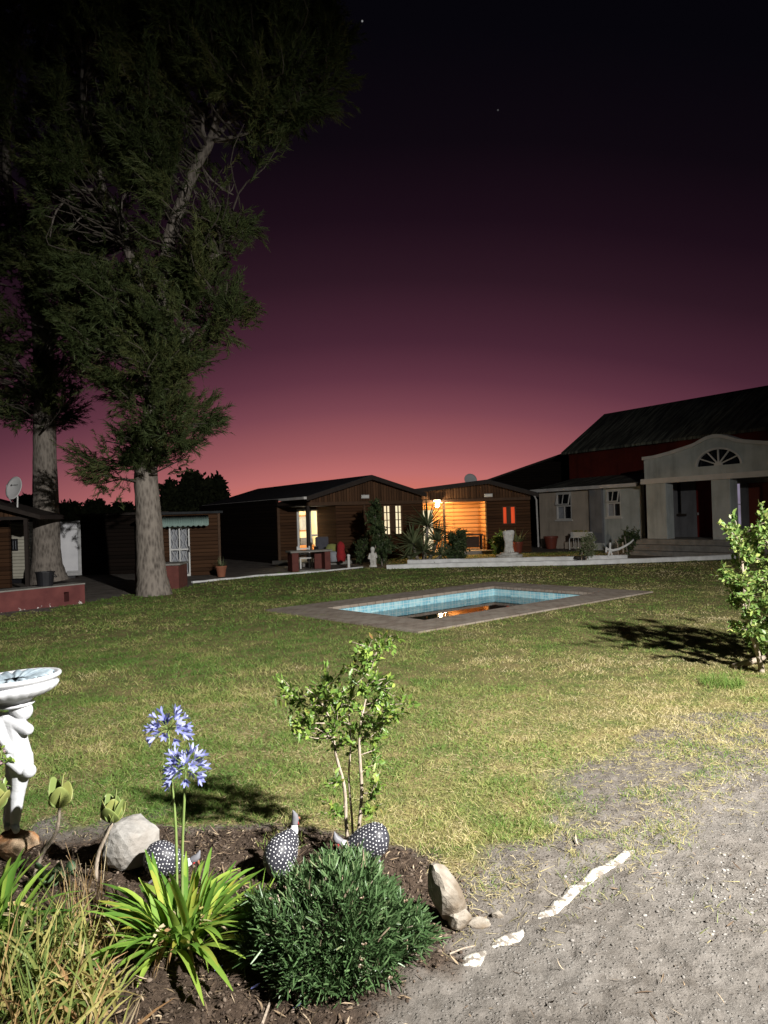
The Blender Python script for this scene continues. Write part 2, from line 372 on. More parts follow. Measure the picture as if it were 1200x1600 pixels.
M['teal'] = plain('teal_plastic', (0.05, 0.30, 0.26), sc=6)
M['winlit'] = emit('lit_curtain', (1.0, 0.86, 0.56), 1.15, (0.9, 0.70, 0.42), (3, 3, 1.0))
M['winred'] = emit('lit_red_curtain', (0.75, 0.085, 0.025), 0.95, (0.45, 0.045, 0.018), (9, 9, 0.8))
M['bulb'] = emit('lamp_bulb', (1.0, 0.82, 0.5), 30)
M['purpleglass'] = emit('dim_lit_window', (0.30, 0.26, 0.36), 0.8, (0.2, 0.16, 0.22), (2, 2, 2))

def needles_mat(): return leafmat('pine_needles', [(0.0, (0.03, 0.044, 0.017)), (0.5, (0.055, 0.075, 0.026)), (0.85, (0.09, 0.10, 0.034)), (1.0, (0.12, 0.105, 0.045))], 0.6, 0.2, 0.15)
M['needles'] = needles_mat()
M['silhouette_leaf'] = leafmat('far_foliage', [(0.0, (0.03, 0.04, 0.02)), (1.0, (0.06, 0.07, 0.03))], 0.7, 0.2, 0.1)
M['shrub_leaf'] = leafmat('shrub_leaves', [(0.0, (0.055, 0.115, 0.025)), (0.45, (0.14, 0.24, 0.045)), (0.85, (0.27, 0.36, 0.07)), (0.95, (0.26, 0.17, 0.06)), (1.0, (0.28, 0.10, 0.05))], 0.4, 0.4, 0.25)
M['hedge_leaf'] = leafmat('bush_leaves', [(0.0, (0.07, 0.15, 0.035)), (0.5, (0.19, 0.30, 0.075)), (0.85, (0.38, 0.44, 0.13)), (1.0, (0.58, 0.50, 0.22))], 0.4, 0.4, 0.25)
M['mound_leaf'] = leafmat('grey_green_leaves', [(0.0, (0.032, 0.068, 0.024)), (0.5, (0.066, 0.125, 0.044)), (0.82, (0.12, 0.195, 0.08)), (0.93, (0.21, 0.24, 0.12)), (1.0, (0.36, 0.27, 0.20))], 0.38, 0.45, 0.1)
M['dark_leaf'] = leafmat('dark_shrub_leaves', [(0.0, (0.028, 0.05, 0.02)), (0.6, (0.06, 0.09, 0.035)), (1.0, (0.12, 0.15, 0.06))], 0.5, 0.3, 0.15)
M['aga_leaf'] = leafmat('strap_leaves', [(0.0, (0.08, 0.19, 0.03)), (0.45, (0.18, 0.33, 0.05)), (0.78, (0.34, 0.47, 0.08)), (0.92, (0.42, 0.36, 0.06)), (1.0, (0.52, 0.42, 0.24))], 0.5, 0.3, 0.28)
M['lily_leaf'] = leafmat('drying_lily_leaves', [(0.0, (0.08, 0.15, 0.035)), (0.35, (0.20, 0.26, 0.07)), (0.55, (0.42, 0.39, 0.13)), (0.75, (0.48, 0.36, 0.16)), (0.85, (0.36, 0.20, 0.09)), (1.0, (0.55, 0.46, 0.30))], 0.5, 0.3, 0.25)
M['petal'] = leafmat('violet_petals', [(0.0, (0.22, 0.24, 0.56)), (0.5, (0.35, 0.38, 0.72)), (1.0, (0.60, 0.62, 0.90))], 0.5, 0.3, 0.3)
M['stalk'] = plain('green_stalk', (0.24, 0.32, 0.10), (0.17, 0.25, 0.07), 12, 0.5)
M['succulent'] = leafmat('succulent_pads', [(0.0, (0.10, 0.17, 0.06)), (0.6, (0.22, 0.27, 0.08)), (1.0, (0.36, 0.33, 0.11))], 0.45, 0.4, 0.0)
M['succ_low'] = leafmat('succulent_low_leaves', [(0.0, (0.07, 0.13, 0.06)), (1.0, (0.15, 0.21, 0.10))], 0.5, 0.4, 0.0)
M['yucca_leaf'] = leafmat('yucca_leaves', [(0.0, (0.08, 0.11, 0.05)), (1.0, (0.22, 0.25, 0.13))], 0.5, 0.4, 0.1)
M['pink'] = leafmat('pink_petals', [(0.0, (0.40, 0.22, 0.28)), (1.0, (0.62, 0.48, 0.52))], 0.5, 0.3, 0.3)
def barkmat(name, c1, c2, sc=6.0, dist=0.03):
    t = NT(name); v = t.co(); mp = t.mapv(v, (1, 1, 0.35)); n = t.noise(mp, sc, 6, 0.7); vo = t.voro(mp, sc * 2.4, 'Distance', 1.0)
    f = t.math('ADD', t.math('MULTIPLY', n, 0.7), t.math('MULTIPLY', vo, 0.4)); t.base(t.ramp(f, [(0.3, c2), (0.65, c1)])); t.rough(0.9); t.bump(f, 0.9, dist); return t.m
M['bark'] = barkmat('grey_brown_bark', (0.27, 0.235, 0.205), (0.075, 0.062, 0.054))
M['bark_pale'] = barkmat('pale_shrub_bark', (0.42, 0.35, 0.28), (0.22, 0.17, 0.13), 30, 0.004)
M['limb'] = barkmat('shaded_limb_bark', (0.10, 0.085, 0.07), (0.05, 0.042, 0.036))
M['bark_dark'] = barkmat('dark_far_bark', (0.05, 0.04, 0.03), (0.03, 0.025, 0.02))

def rockmat(name, c1, c2, c3, sc=9):
    t = NT(name); v = t.co(); n = t.noise(v, sc, 7, 0.65); n2 = t.noise(v, sc * 0.4, 3)
    c = t.mix(t.ramp(n2, [(0.45, 0.0), (0.62, 1.0)]), t.ramp(n, [(0.3, c2), (0.65, c1)]), c3); t.base(c); t.rough(0.9)
    t.bump(t.math('ADD', n, t.math('MULTIPLY', t.voro(v, sc * 2, 'Distance'), 0.35)), 0.8, 0.02); return t.m
M['rock_pale'] = rockmat('pale_boulder', (0.42, 0.405, 0.385), (0.20, 0.19, 0.18), (0.30, 0.275, 0.25), 12)
M['rock_brown'] = rockmat('ochre_rock', (0.42, 0.21, 0.09), (0.22, 0.11, 0.055), (0.45, 0.33, 0.22), 14)
M['rock_sharp'] = rockmat('limestone', (0.40, 0.365, 0.315), (0.22, 0.19, 0.155), (0.17, 0.135, 0.10), 12)
def edging():
    t = NT('flaking_whitewash'); v = t.co(); n = t.noise(v, 16, 6, 0.7); n2 = t.noise(v, 60, 4)
    t.base(t.mix(t.ramp(n, [(0.46, 0.0), (0.51, 1.0)]), (0.20, 0.175, 0.15), t.ramp(n2, [(0.3, (0.50, 0.47, 0.41)), (0.7, (0.70, 0.67, 0.61))]))); t.rough(0.9); t.bump(n, 0.7, 0.01); return t.m
M['edging'] = edging()
def flaky():
    t = NT('flaking_maroon_paint'); v = t.co(); n = t.noise(v, 7, 6, 0.75); z = t.sep(v)[2]
    f = t.math('ADD', n, t.math('MULTIPLY', t.math('SUBTRACT', 0.12, z), 0.9)); f = t.math('MINIMUM', f, t.math('ADD', n, 0.12))
    t.base(t.mix(t.ramp(f, [(0.66, 0.0), (0.69, 1.0)]), t.ramp(t.noise(v, 3, 4), [(0.3, (0.115, 0.034, 0.034)), (0.7, (0.19, 0.06, 0.055))]), (0.72, 0.68, 0.66))); t.rough(0.85); t.bump(n, 0.5, 0.01); return t.m
M['flaky'] = flaky()
def lichen_roof():
    t = NT('corrugated_roof_with_lichen'); v = t.co(); x = t.sep(v)[0]
    fr = t.math('SINE', t.math('MULTIPLY', x, 26.0)); st = t.noise(t.mapv(v, (7, 0.7, 0.7), (0, 0, 0.35)), 1.0, 6, 0.7); bl = t.noise(v, 0.5, 3)
    f = t.math('MULTIPLY', t.ramp(st, [(0.44, 0.0), (0.66, 1.0)]), t.ramp(bl, [(0.3, 0.25), (0.6, 1.0)]))
    t.base(t.mix(f, t.ramp(st, [(0.3, (0.04, 0.043, 0.038)), (0.7, (0.085, 0.084, 0.07))]), (0.36, 0.37, 0.29))); t.rough(0.9); t.bump(t.math('ADD', t.math('MULTIPLY', fr, 0.35), t.math('MULTIPLY', st, 1.6)), 0.8, 0.03); return t.m
M['lichen_roof'] = lichen_roof()

# ---------------------------------------------------------------- the ground: lawn, driveway, flower bed
def GP(*px): return [tuple(gp(a, b)[:2]) for a, b in px]
BED = GP((-300, 1750), (560, 1700), (590, 1590), (640, 1530), (700, 1478), (738, 1440), (715, 1380), (640, 1325), (560, 1298), (450, 1290), (380, 1290), (270, 1298), (160, 1300), (60, 1312), (-150, 1335), (-500, 1500))
DRIVE = GP((500, 1800), (590, 1600), (640, 1535), (715, 1490), (745, 1480), (860, 1395), (990, 1325), (1090, 1255), (1200, 1195), (1500, 1100), (2300, 1150), (2300, 1800))
LAWN = GP((-900, 1330), (0, 1315), (160, 1290), (450, 1285), (600, 1335), (680, 1340), (740, 1292), (850, 1262), (935, 1235), (1010, 1172), (1100, 1125), (1200, 1092), (1500, 1050), (2600, 1010), (2600, 830), (1500, 860),
          (1130, 874), (900, 884), (640, 884), (520, 891), (440, 897), (350, 905), (285, 917), (200, 930), (133, 943), (0, 963), (-300, 990), (-900, 1060))
PC = np.array((1.65, 15.55)); PU = np.array((0.76, 0.65)); PU = PU / np.hypot(*PU); PV = np.array((-PU[1], PU[0]))
def poolco(x, y): return (x - PC[0]) * PU[0] + (y - PC[1]) * PU[1], (x - PC[0]) * PV[0] + (y - PC[1]) * PV[1]
POOL = (2.58, 1.46); DECK = (3.5, 2.28)
def masks(x, y):
    n = fbm(x * 1.1, y * 1.1, 11, 4) - 0.5; n2 = fbm(x * 4.2, y * 4.2, 23, 3) - 0.5
    k = np.clip(y * 0.12, 0.3, 1.2)
    lawn = smooth(0.28, -0.22, sdpoly(x, y, LAWN) + (n * 1.5 + n2 * 1.1) * k)
    bed = smooth(0.07, -0.07, sdpoly(x, y, BED) + n2 * 0.3)
    drive = smooth(0.35, -0.35, sdpoly(x, y, DRIVE) + n2 * 0.5)
    bare = smooth(0.10, 0.24, fbm(x * 0.55 + 3, y * 0.45, 41, 4) - 0.5 + 0.055 * (x - 1.0) - 0.02 * (y - 6)) * smooth(11.5, 8.5, y) * smooth(0.5, 1.5, x)
    back = smooth(25.6, 26.4, y - (x - 4) * 0.0) * smooth(-0.2, 0.4, x) * smooth(8.9, 8.5, x - (y - 27) * 0.15) * smooth(33.5, 32.5, y)
    lawn = np.maximum(lawn * (1 - bed) * (1 - 0.75 * bare), back * 0.9)
    return lawn, bed, drive * (1 - bed)
def hgt(x, y):
    lawn, bed, drive = masks(x, y)
    far = smooth(24, 14, y); pu_, pv_ = poolco(x, y)
    pd = np.maximum(np.abs(pu_) - DECK[0], np.abs(pv_) - DECK[1]); flat = smooth(0.0, 1.0, pd)
    near = smooth(9, 5, y)
    h = (fbm(x * 0.5, y * 0.5, 3, 3) - 0.5) * 0.07 * far
    h = h + (fbm(x * 7, y * 7, 5, 4) - 0.5) * 0.022 * near * (1 - bed) * (1 - lawn * 0.5)
    tr = np.abs(fbm(x * 3.2, y * 3.2, 77, 3) - 0.5) * 2
    h = h + np.minimum(tr, 0.25) * 0.035 * near * (1 - bed) * (1 - lawn) + (fbm(x * 24, y * 24, 6, 3) - 0.5) * 0.026 * near * (1 - bed)
    h = h + bed * near * ((fbm(x * 9, y * 9, 15, 4) - 0.5) * 0.07 + (fbm(x * 30, y * 30, 19, 3) - 0.5) * 0.035 - 0.005)
    h = h - drive * 0.035 * near
    return h * flat
def hz1(x, y): return float(hgt(np.array([x]), np.array([y]))[0])
def on(px, py):                    # the point of the ground under a pixel
    p = gp(px, py); p.z = hz1(p.x, p.y); return p

def ground_mat():
    t = NT('yard_ground'); p = t.pos(); lawn = t.attr('lawn'); bed = t.attr('bed'); drive = t.attr('drive')
    fine = t.noise(p, 48, 6, 0.75); mid = t.noise(p, 9, 5, 0.6); big = t.noise(p, 0.9, 4)
    sand = t.mix(t.ramp(mid, [(0.35, 0.0), (0.65, 1.0)]), (0.145, 0.128, 0.112), (0.23, 0.207, 0.186))
    sand = t.mix(t.math('MULTIPLY', t.ramp(t.noise(p, 11, 6, 0.7), [(0.38, 1.0), (0.47, 0.0)]), 0.5), sand, (0.085, 0.070, 0.057))
    sand = t.mix(t.ramp(fine, [(0.30, 0.55), (0.5, 0.0)]), sand, (0.085, 0.068, 0.054))
    peb = t.voro(p, 60, 'Color'); pd = t.voro(p, 60, 'Distance'); pv = t.sep(peb)[0]
    pebm = t.math('MULTIPLY', t.ramp(pd, [(0.25, 1.0), (0.42, 0.0)]), t.ramp(pv, [(0.45, 0.0), (0.6, 1.0)]))
    gr = t.mix(pebm, t.mix(0.45, sand, (0.20, 0.19, 0.178)), t.ramp(t.sep(peb)[1], [(0.2, (0.11, 0.105, 0.095)), (0.8, (0.36, 0.345, 0.325))]))
    blot = t.ramp(t.noise(p, 1.7, 4), [(0.42, 0.0), (0.62, 1.0)])
    base = t.mix(t.math('MULTIPLY', drive, t.math('MULTIPLY_ADD', blot, 0.55, 0.3)), sand, gr)
    soil = t.ramp(t.noise(p, 38, 6, 0.75), [(0.28, (0.022, 0.015, 0.011)), (0.55, (0.085, 0.06, 0.044)), (0.78, (0.19, 0.145, 0.11))])
    turf = t.mix(t.ramp(t.noise(p, 3.0, 5), [(0.35, 0.0), (0.65, 1.0)]), (0.13, 0.175, 0.048), (0.33, 0.27, 0.125))
    turf = t.mix(t.ramp(t.noise(p, 70, 4, 0.7), [(0.35, 0.75), (0.6, 0.0)]), turf, (0.085, 0.07, 0.032))
    f = t.ramp(t.math('ADD', lawn, t.math('MULTIPLY_ADD', fine, 0.8, -0.4)), [(0.3, 0.0), (0.7, 1.0)])
    c = t.mix(f, base, turf); c = t.mix(bed, c, soil)
    pav = t.ramp(t.noise(p, 2.2, 5), [(0.35, (0.11, 0.095, 0.085)), (0.7, (0.21, 0.185, 0.165))])
    c = t.mix(t.attr('yard'), c, pav); t.base(c); t.rough(0.95); t.b.inputs['Specular IOR Level'].default_value = 0.15
    t.bump(t.math('ADD', t.math('MULTIPLY', fine, 0.6), t.math('ADD', t.math('MULTIPLY', mid, 0.8), t.math('MULTIPLY', pebm, 0.35))), 0.85, 0.028); return t.m
M['ground'] = ground_mat()

NY, NX = 540, 470
ys = 1.1 * (72 / 1.1) ** np.linspace(0, 1, NY); ss = np.linspace(-1, 1, NX)
GX = ss[None] * (0.86 * (ys[:, None] + 1.4)); GY = np.repeat(ys[:, None], NX, 1)
GZ = hgt(GX, GY); ln_, bd_, dr_ = masks(GX, GY)
yard_ = smooth(0.25, 0.9, sdpoly(GX, GY, LAWN)) * smooth(15.5, 16.5, GY) * (1 - np.clip(ln_ * 1.3, 0, 1)) * smooth(1.5, -0.5, GX - 0.8)
idx = np.arange(NY * NX).reshape(NY, NX)
Q = np.stack([idx[:-1, :-1], idx[:-1, 1:], idx[1:, 1:], idx[1:, :-1]], -1).reshape(-1, 4)
Vg = np.stack([GX, GY, GZ], -1).reshape(-1, 3)
ctr = Vg[Q].mean(1); pu_, pv_ = poolco(ctr[:, 0], ctr[:, 1])
keep = ~((np.abs(pu_) < POOL[0] + 0.3) & (np.abs(pv_) < POOL[1] + 0.3))
att = {'lawn': ln_.ravel(), 'bed': bd_.ravel(), 'drive': dr_.ravel(), 'yard': yard_.ravel()}
qa = {k: v[Q].mean(1) for k, v in att.items()}
cls = np.where(qa['bed'] > 0.5, 2, np.where((qa['drive'] > 0.5) & (qa['lawn'] < 0.5), 1, np.where(qa['yard'] > 0.5, 3, 0)))
for k, nme in enumerate(('lawn', 'driveway', 'flower_bed_soil', 'yard_paving')):
    q = Q[keep & (cls == k)]
    u, inv = np.unique(q, return_inverse=True)
    tag(npmesh(nme, Vg[u], inv.reshape(-1, 4), M['ground'], None, {a: b[u] for a, b in att.items()}, True), kind='structure')
# the land around, out to the horizon
ring = [idx[0, i] for i in range(NX)] + [idx[j, -1] for j in range(1, NY)] + [idx[-1, i] for i in range(NX - 2, -1, -1)] + [idx[j, 0] for j in range(NY - 2, 0, -1)]
RV = Vg[ring]; cen = np.array((0, 30.0)); out = RV.copy(); dd = unit(RV[:, :2] - cen); out[:, :2] = cen + dd * 3500; out[:, 2] = -0.02
n_ = len(ring); RF = np.array([(i, i + n_, (i + 1) % n_ + n_, (i + 1) % n_) for i in range(n_)])
tag(npmesh('ground', np.concatenate([RV, out]), RF, M['ground'], None, {a: np.concatenate([b[ring], b[ring] * (a == 'lawn')]) for a, b in att.items()}), kind='structure')

# ---------------------------------------------------------------- grass blades, stones, litter
def scatter(y0, y1, dens, xs=0.62, xo=0.9):
    w1 = xs * y1 + xo; n = int(dens * (y1 - y0) * 2 * w1)
    y = y0 + (y1 - y0) * rng.random(n); x = (rng.random(n) * 2 - 1) * w1
    k = np.abs(x) < xs * y + xo; return x[k], y[k]
def grass_mat():
    t = NT('grass_blades'); r = t.attr('rnd')
    c = t.ramp(r, [(0.0, (0.11, 0.21, 0.04)), (0.3, (0.21, 0.30, 0.072)), (0.55, (0.36, 0.35, 0.125)), (0.8, (0.53, 0.45, 0.225)), (1.0, (0.66, 0.57, 0.36))]); t.base(c); t.rough(0.6)
    tr = t.n.new('ShaderNodeBsdfTranslucent'); t.l.new(c, tr.inputs[0]); mx = t.n.new('ShaderNodeMixShader'); mx.inputs[0].default_value = 0.32
    t.l.new(t.b.outputs[0], mx.inputs[1]); t.l.new(tr.outputs[0], mx.inputs[2]); t.l.new(mx.outputs[0], t.n['Material Output'].inputs[0]); return t.m
M['grass'] = grass_mat()
G = Big()
for (y0, y1, dens, L0, L1, w0, w1, sg) in ((3.2, 5.2, 6500, .025, .06, .0028, .005, 2), (5.2, 8, 3400, .025, .055, .004, .007, 2), (8, 12, 1500, .025, .05, .006, .011, 1), (12, 18, 620, .025, .05, .010, .018, 1), (18, 34, 230, .03, .055, .018, .032, 1)):
    x, y = scatter(y0, y1, dens)
    lw, bd, dr = masks(x, y)
    tuft = smooth(0.44, 0.64, fbm(x * 2.6, y * 2.6, 61, 3))
    lone = smooth(0.585, 0.68, fbm(x * 1.9 + 9, y * 1.9, 91, 3)) * (1 - bd) * smooth(9, 7, y) * (1 - dr * 0.93) * 0.9
    pu_, pv_ = poolco(x, y); dn = .03 - .42 * smooth(.45, .75, fbm(x * 1.3, y * 1.3, 81, 3)); dk = (np.abs(pu_) < DECK[0] + dn) & (np.abs(pv_) < DECK[1] + dn)
    pr = np.clip(np.maximum(lw * (0.55 + 0.5 * tuft), lone), 0, 1) * ~dk
    k = rng.random(len(x)) < pr; x, y = x[k], y[k]; n = len(x); lk = lw[k]
    ht = 0.75 + 0.7 * fbm(x * 0.8, y * 0.8, 33, 3) * smooth(2.5, -2.0, x - 0.0) + 0.35 * (tuft[k])
    dry = 0.33 + 1.25 * (fbm(x * 0.8, y * 0.8, 51, 4) - 0.5) + 0.7 * (fbm(x * 5, y * 5, 52, 2) - 0.5) + 0.05 * np.clip(x - 0.2, -3, 4) + 0.20 * smooth(6.5, 4, y) * smooth(-0.9, 0.3, x)
    dry = dry + rng.normal(0, 0.17, n) - lone[k] * 0.22 * (lk < .3)
    az = rng.random(n) * 6.283; lean = rng.random(n) * 0.9 + 0.15
    d = np.stack([np.cos(az) * lean, np.sin(az) * lean, np.ones(n)], -1)
    bend = np.stack([np.cos(az), np.sin(az), -0.8 * np.ones(n)], -1) * (rng.random(n) * 0.5)[:, None]
    az2 = rng.random(n) * 6.283; nr = np.stack([np.cos(az2), np.sin(az2), 0.3 * np.ones(n)], -1)
    G.straps(np.stack([x, y, hgt(x, y) - 0.004], -1), d, nr, (L0 + (L1 - L0) * rng.random(n)) * ht, w0 + (w1 - w0) * rng.random(n), bend, sg, lambda t: max(1 - t ** 1.6, 0.08), attr=np.clip(dry, 0, 1))
x, y = scatter(3.2, 7.5, 2600); lw, bd, dr = masks(x, y); pr = (1 - bd) * (1 - dr * 0.97) * (0.25 + 0.75 * smooth(0.42, 0.6, fbm(x * 2.2, y * 2.2, 95, 3)))
k = rng.random(len(x)) < pr; x, y = x[k], y[k]; n = len(x); az = rng.random(n) * 6.283                    # dead stems lying flat between the tufts
G.straps(np.stack([x, y, hgt(x, y) + 0.006], -1), np.stack([np.cos(az), np.sin(az), rng.normal(0.08, .2, n)], -1), np.stack([rng.normal(0, .4, n), rng.normal(0, .4, n), np.ones(n)], -1), 0.02 + 0.06 * rng.random(n) ** 2, 0.002 + 0.0028 * rng.random(n), rng.normal(0, .35, (n, 3)) * np.array((1, 1, .3)), 3, lambda t: 1 - .8 * t, attr=0.62 + 0.38 * rng.random(n))
tag(G.build('grass', M['grass']), 'short half dry grass covering the lawn', 'grass', kind='stuff')

def stones(name, x, y, s, mat, flat=0.6):
    n = len(x); ph = (1 + 5 ** .5) / 2
    iv = unit(np.array([(-1, ph, 0), (1, ph, 0), (-1, -ph, 0), (1, -ph, 0), (0, -1, ph), (0, 1, ph), (0, -1, -ph), (0, 1, -ph), (ph, 0, -1), (ph, 0, 1), (-ph, 0, -1), (-ph, 0, 1)]))
    it = np.array([(0, 11, 5), (0, 5, 1), (0, 1, 7), (0, 7, 10), (0, 10, 11), (1, 5, 9), (5, 11, 4), (11, 10, 2), (10, 7, 6), (7, 1, 8), (3, 9, 4), (3, 4, 2), (3, 2, 6), (3, 6, 8), (3, 8, 9), (4, 9, 5), (2, 4, 11), (6, 2, 10), (8, 6, 7), (9, 8, 1)])
    V = iv[None] * (0.7 + 0.6 * rng.random((n, 12, 1))) * s[:, None, None] * np.stack([0.7 + .6 * rng.random(n), 0.7 + .6 * rng.random(n), flat * (0.7 + .6 * rng.random(n))], -1)[:, None]
    V = V + np.stack([x, y, hgt(x, y) + s * 0.12], -1)[:, None]
    F = (it[None] + (np.arange(n) * 12)[:, None, None]).reshape(-1, 3)
    return npmesh(name, V.reshape(-1, 3), F, mat, None, {'rnd': np.repeat(rng.random(n), 12)})
def stone_mat():
    t = NT('driveway_stones'); t.base(t.ramp(t.attr('rnd'), [(0.0, (0.12, 0.108, 0.095)), (0.5, (0.20, 0.185, 0.17)), (0.9, (0.32, 0.30, 0.28)), (1.0, (0.52, 0.50, 0.47))])); t.rough(0.9); t.bump(t.noise(t.pos(), 150, 3), 0.4, 0.004); return t.m
M['stone'] = stone_mat()
x, y = scatter(2.2, 8, 4200, 0.6, 1.3); _, bd, dr = masks(x, y); clump = smooth(0.4, 0.7, fbm(x * 1.4, y * 1.4, 71, 3)); k = rng.random(len(x)) < dr * (0.05 + 0.95 * clump * smooth(0.3, 2.0, x - 0.2)); x, y = x[k], y[k]
tag(stones('gravel', x, y, 0.0018 + 0.0085 * rng.random(len(x)) ** 4.5, M['stone']), 'loose gravel scattered over the sandy driveway', 'gravel', kind='stuff')
x, y = scatter(2.2, 4.6, 2200, 0.6, 0.8); _, bd, _ = masks(x, y); k = rng.random(len(x)) < bd * 0.8; x, y = x[k], y[k]
soil_m = NT('soil_crumbs'); soil_m.base(soil_m.ramp(soil_m.attr('rnd'), [(0, (0.035, 0.024, 0.018)), (0.7, (0.09, 0.065, 0.048)), (1, (0.2, 0.155, 0.12))])); soil_m.rough(0.95)
tag(stones('soil_crumbs', x, y, 0.003 + 0.010 * rng.random(len(x)) ** 2.5, soil_m.m), 'crumbly dark soil in the flower bed', 'soil', kind='stuff')
lit = Big(); x, y = scatter(2.2, 4.6, 1500, 0.6, 0.8); _, bd, _ = masks(x, y); k = rng.random(len(x)) < np.maximum(bd * 0.75, 0.05); x, y = x[k], y[k]; n = len(x); az = rng.random(n) * 6.28
lit.straps(np.stack([x, y, hgt(x, y) + 0.008], -1), np.stack([np.cos(az), np.sin(az), rng.normal(0, .18, n)], -1), np.stack([rng.normal(0, .4, n), rng.normal(0, .4, n), np.ones(n)], -1), 0.015 + 0.06 * rng.random(n) ** 2, 0.003 + 0.006 * rng.random(n) ** 2,
           rng.normal(0, .3, (n, 3)), 3, lambda t: 1 - abs(2 * t - 1) ** 3 * 0.9)
litm = NT('dry_litter'); litm.base(litm.ramp(litm.attr('rnd'), [(0, (0.05, 0.034, 0.024)), (0.55, (0.13, 0.09, 0.06)), (0.85, (0.30, 0.22, 0.14)), (1, (0.50, 0.40, 0.28))])); litm.rough(0.9)
tag(lit.build('leaf_litter', litm.m), 'dry twigs and leaf bits lying on the bed soil', 'leaf litter', kind='stuff')

# ---------------------------------------------------------------- swimming pool
def frame(o, rzv):   # local (x, y) axes = rzv and its left normal
    return math.atan2(rzv[1], rzv[0])
pool = thing('swimming_pool', 'small rectangular swimming pool with pale blue tiles sunk in the lawn', 'swimming pool', (PC[0], PC[1], 0), math.atan2(PU[1], PU[0]))
def tile_mat():
    t = NT('pale_blue_pool_tiles'); v = t.co(); s3 = t.sep(v)
    vm = t.mapv(v, (1 / .11, 1 / .11, 1 / .11)); fx = [t.math('FRACT', q) for q in t.sep(vm)]
    g = None
    for q in fx:
        e = t.ramp(q, [(0.0, 0.0), (0.07, 1.0), (0.93, 1.0), (1.0, 0.0)]); g = e if g is None else t.math('MINIMUM', g, e)
    cell = t.voro(vm, 1.0, 'Color', 0.0); c = t.mix(t.sep(cell)[0], (0.20, 0.46, 0.58), (0.42, 0.68, 0.74))
    t.base(t.mix(g, (0.70, 0.76, 0.76), c)); t.rough(0.25); return t.m
def plaster_pool():
    t = NT('pool_plaster'); t.base(t.ramp(t.noise(t.co(), 3, 4), [(0.3, (0.26, 0.50, 0.58)), (0.7, (0.36, 0.60, 0.66))])); return t.m
M['tile'] = tile_mat(); M['poolplaster'] = plaster_pool()
a, b = POOL; b2 = MB()
def ring(mb, ai, bi, ao, bo, z0, z1):
    mb.box(-ao, ao, -bo, -bi, z0, z1); mb.box(-ao, ao, bi, bo, z0, z1); mb.box(-ao, -ai, -bi, bi, z0, z1); mb.box(ai, ao, -bi, bi, z0, z1); return mb
ring(MB(), a, b, a + .2, b + .2, -0.42, -0.03).build('tile_band', M['tile'], pool)
bs = ring(MB(), a + .004, b + .004, a + .2, b + .2, -1.4, -0.422); bs.box(-a - .2, a + .2, -b - .2, b + .2, -1.5, -1.401); bs.build('basin', M['poolplaster'], pool)
def water_mat():
    t = NT('pool_water'); n = t.noise(t.pos(), 2.5, 2)
    gl = t.n.new('ShaderNodeBsdfGlossy'); gl.inputs['Roughness'].default_value = 0.03; gl.inputs[0].default_value = (1, 1, 1, 1)
    tp = t.n.new('ShaderNodeBsdfTransparent'); tp.inputs[0].default_value = (0.72, 0.88, 0.90, 1)
    bp = t.n.new('ShaderNodeBump'); bp.inputs['Strength'].default_value = 0.10; bp.inputs['Distance'].default_value = 0.01; t.l.new(n, bp.inputs['Height']); t.l.new(bp.outputs[0], gl.inputs['Normal'])
    fr = t.n.new('ShaderNodeFresnel'); fr.inputs[0].default_value = 1.33; mx = t.n.new('ShaderNodeMixShader')
    t.l.new(fr.outputs[0], mx.inputs[0]); t.l.new(tp.outputs[0], mx.inputs[1]); t.l.new(gl.outputs[0], mx.inputs[2]); t.l.new(mx.outputs[0], t.n['Material Output'].inputs[0]); return t.m
wm = MB(); wm.add([(-a, -b, -0.2), (a, -b, -0.2), (a, b, -0.2), (-a, b, -0.2)], [(0, 1, 2, 3)])
tag(wm.build('pool_water', water_mat(), None), kind='structure'); wo = bpy.data.objects['pool_water']; wo.location = pool.location; wo.rotation_euler = pool.rotation_euler
def paver_mat():
    t = NT('brown_brick_pavers'); v = t.co(); br = t.n.new('ShaderNodeTexBrick'); t.l.new(v, br.inputs['Vector'])
    br.inputs['Scale'].default_value = 1.0; br.inputs['Brick Width'].default_value = 0.23; br.inputs['Row Height'].default_value = 0.115; br.inputs['Mortar Size'].default_value = 0.006
    br.inputs['Color1'].default_value = (0.235, 0.185, 0.15, 1); br.inputs['Color2'].default_value = (0.31, 0.26, 0.22, 1); br.inputs['Mortar'].default_value = (0.08, 0.065, 0.05, 1)
    n = t.noise(v, 3, 6); c = t.mix(t.ramp(n, [(0.4, 0.0), (0.75, 0.7)]), br.outputs['Color'], (0.38, 0.34, 0.29)); t.base(c); t.rough(0.9)
    t.bump(t.math('SUBTRACT', t.math('MULTIPLY', t.noise(v, 40, 3), 0.4), br.outputs['Fac']), 0.7, 0.012); return t.m
M['paver'] = paver_mat()
dk = ring(MB(), a - .03, b - .03, DECK[0], DECK[1], -0.028, 0.028).build('pool_paving', M['paver'], None)
dk.location = pool.location; dk.rotation_euler = pool.rotation_euler; tag(dk, kind='structure')

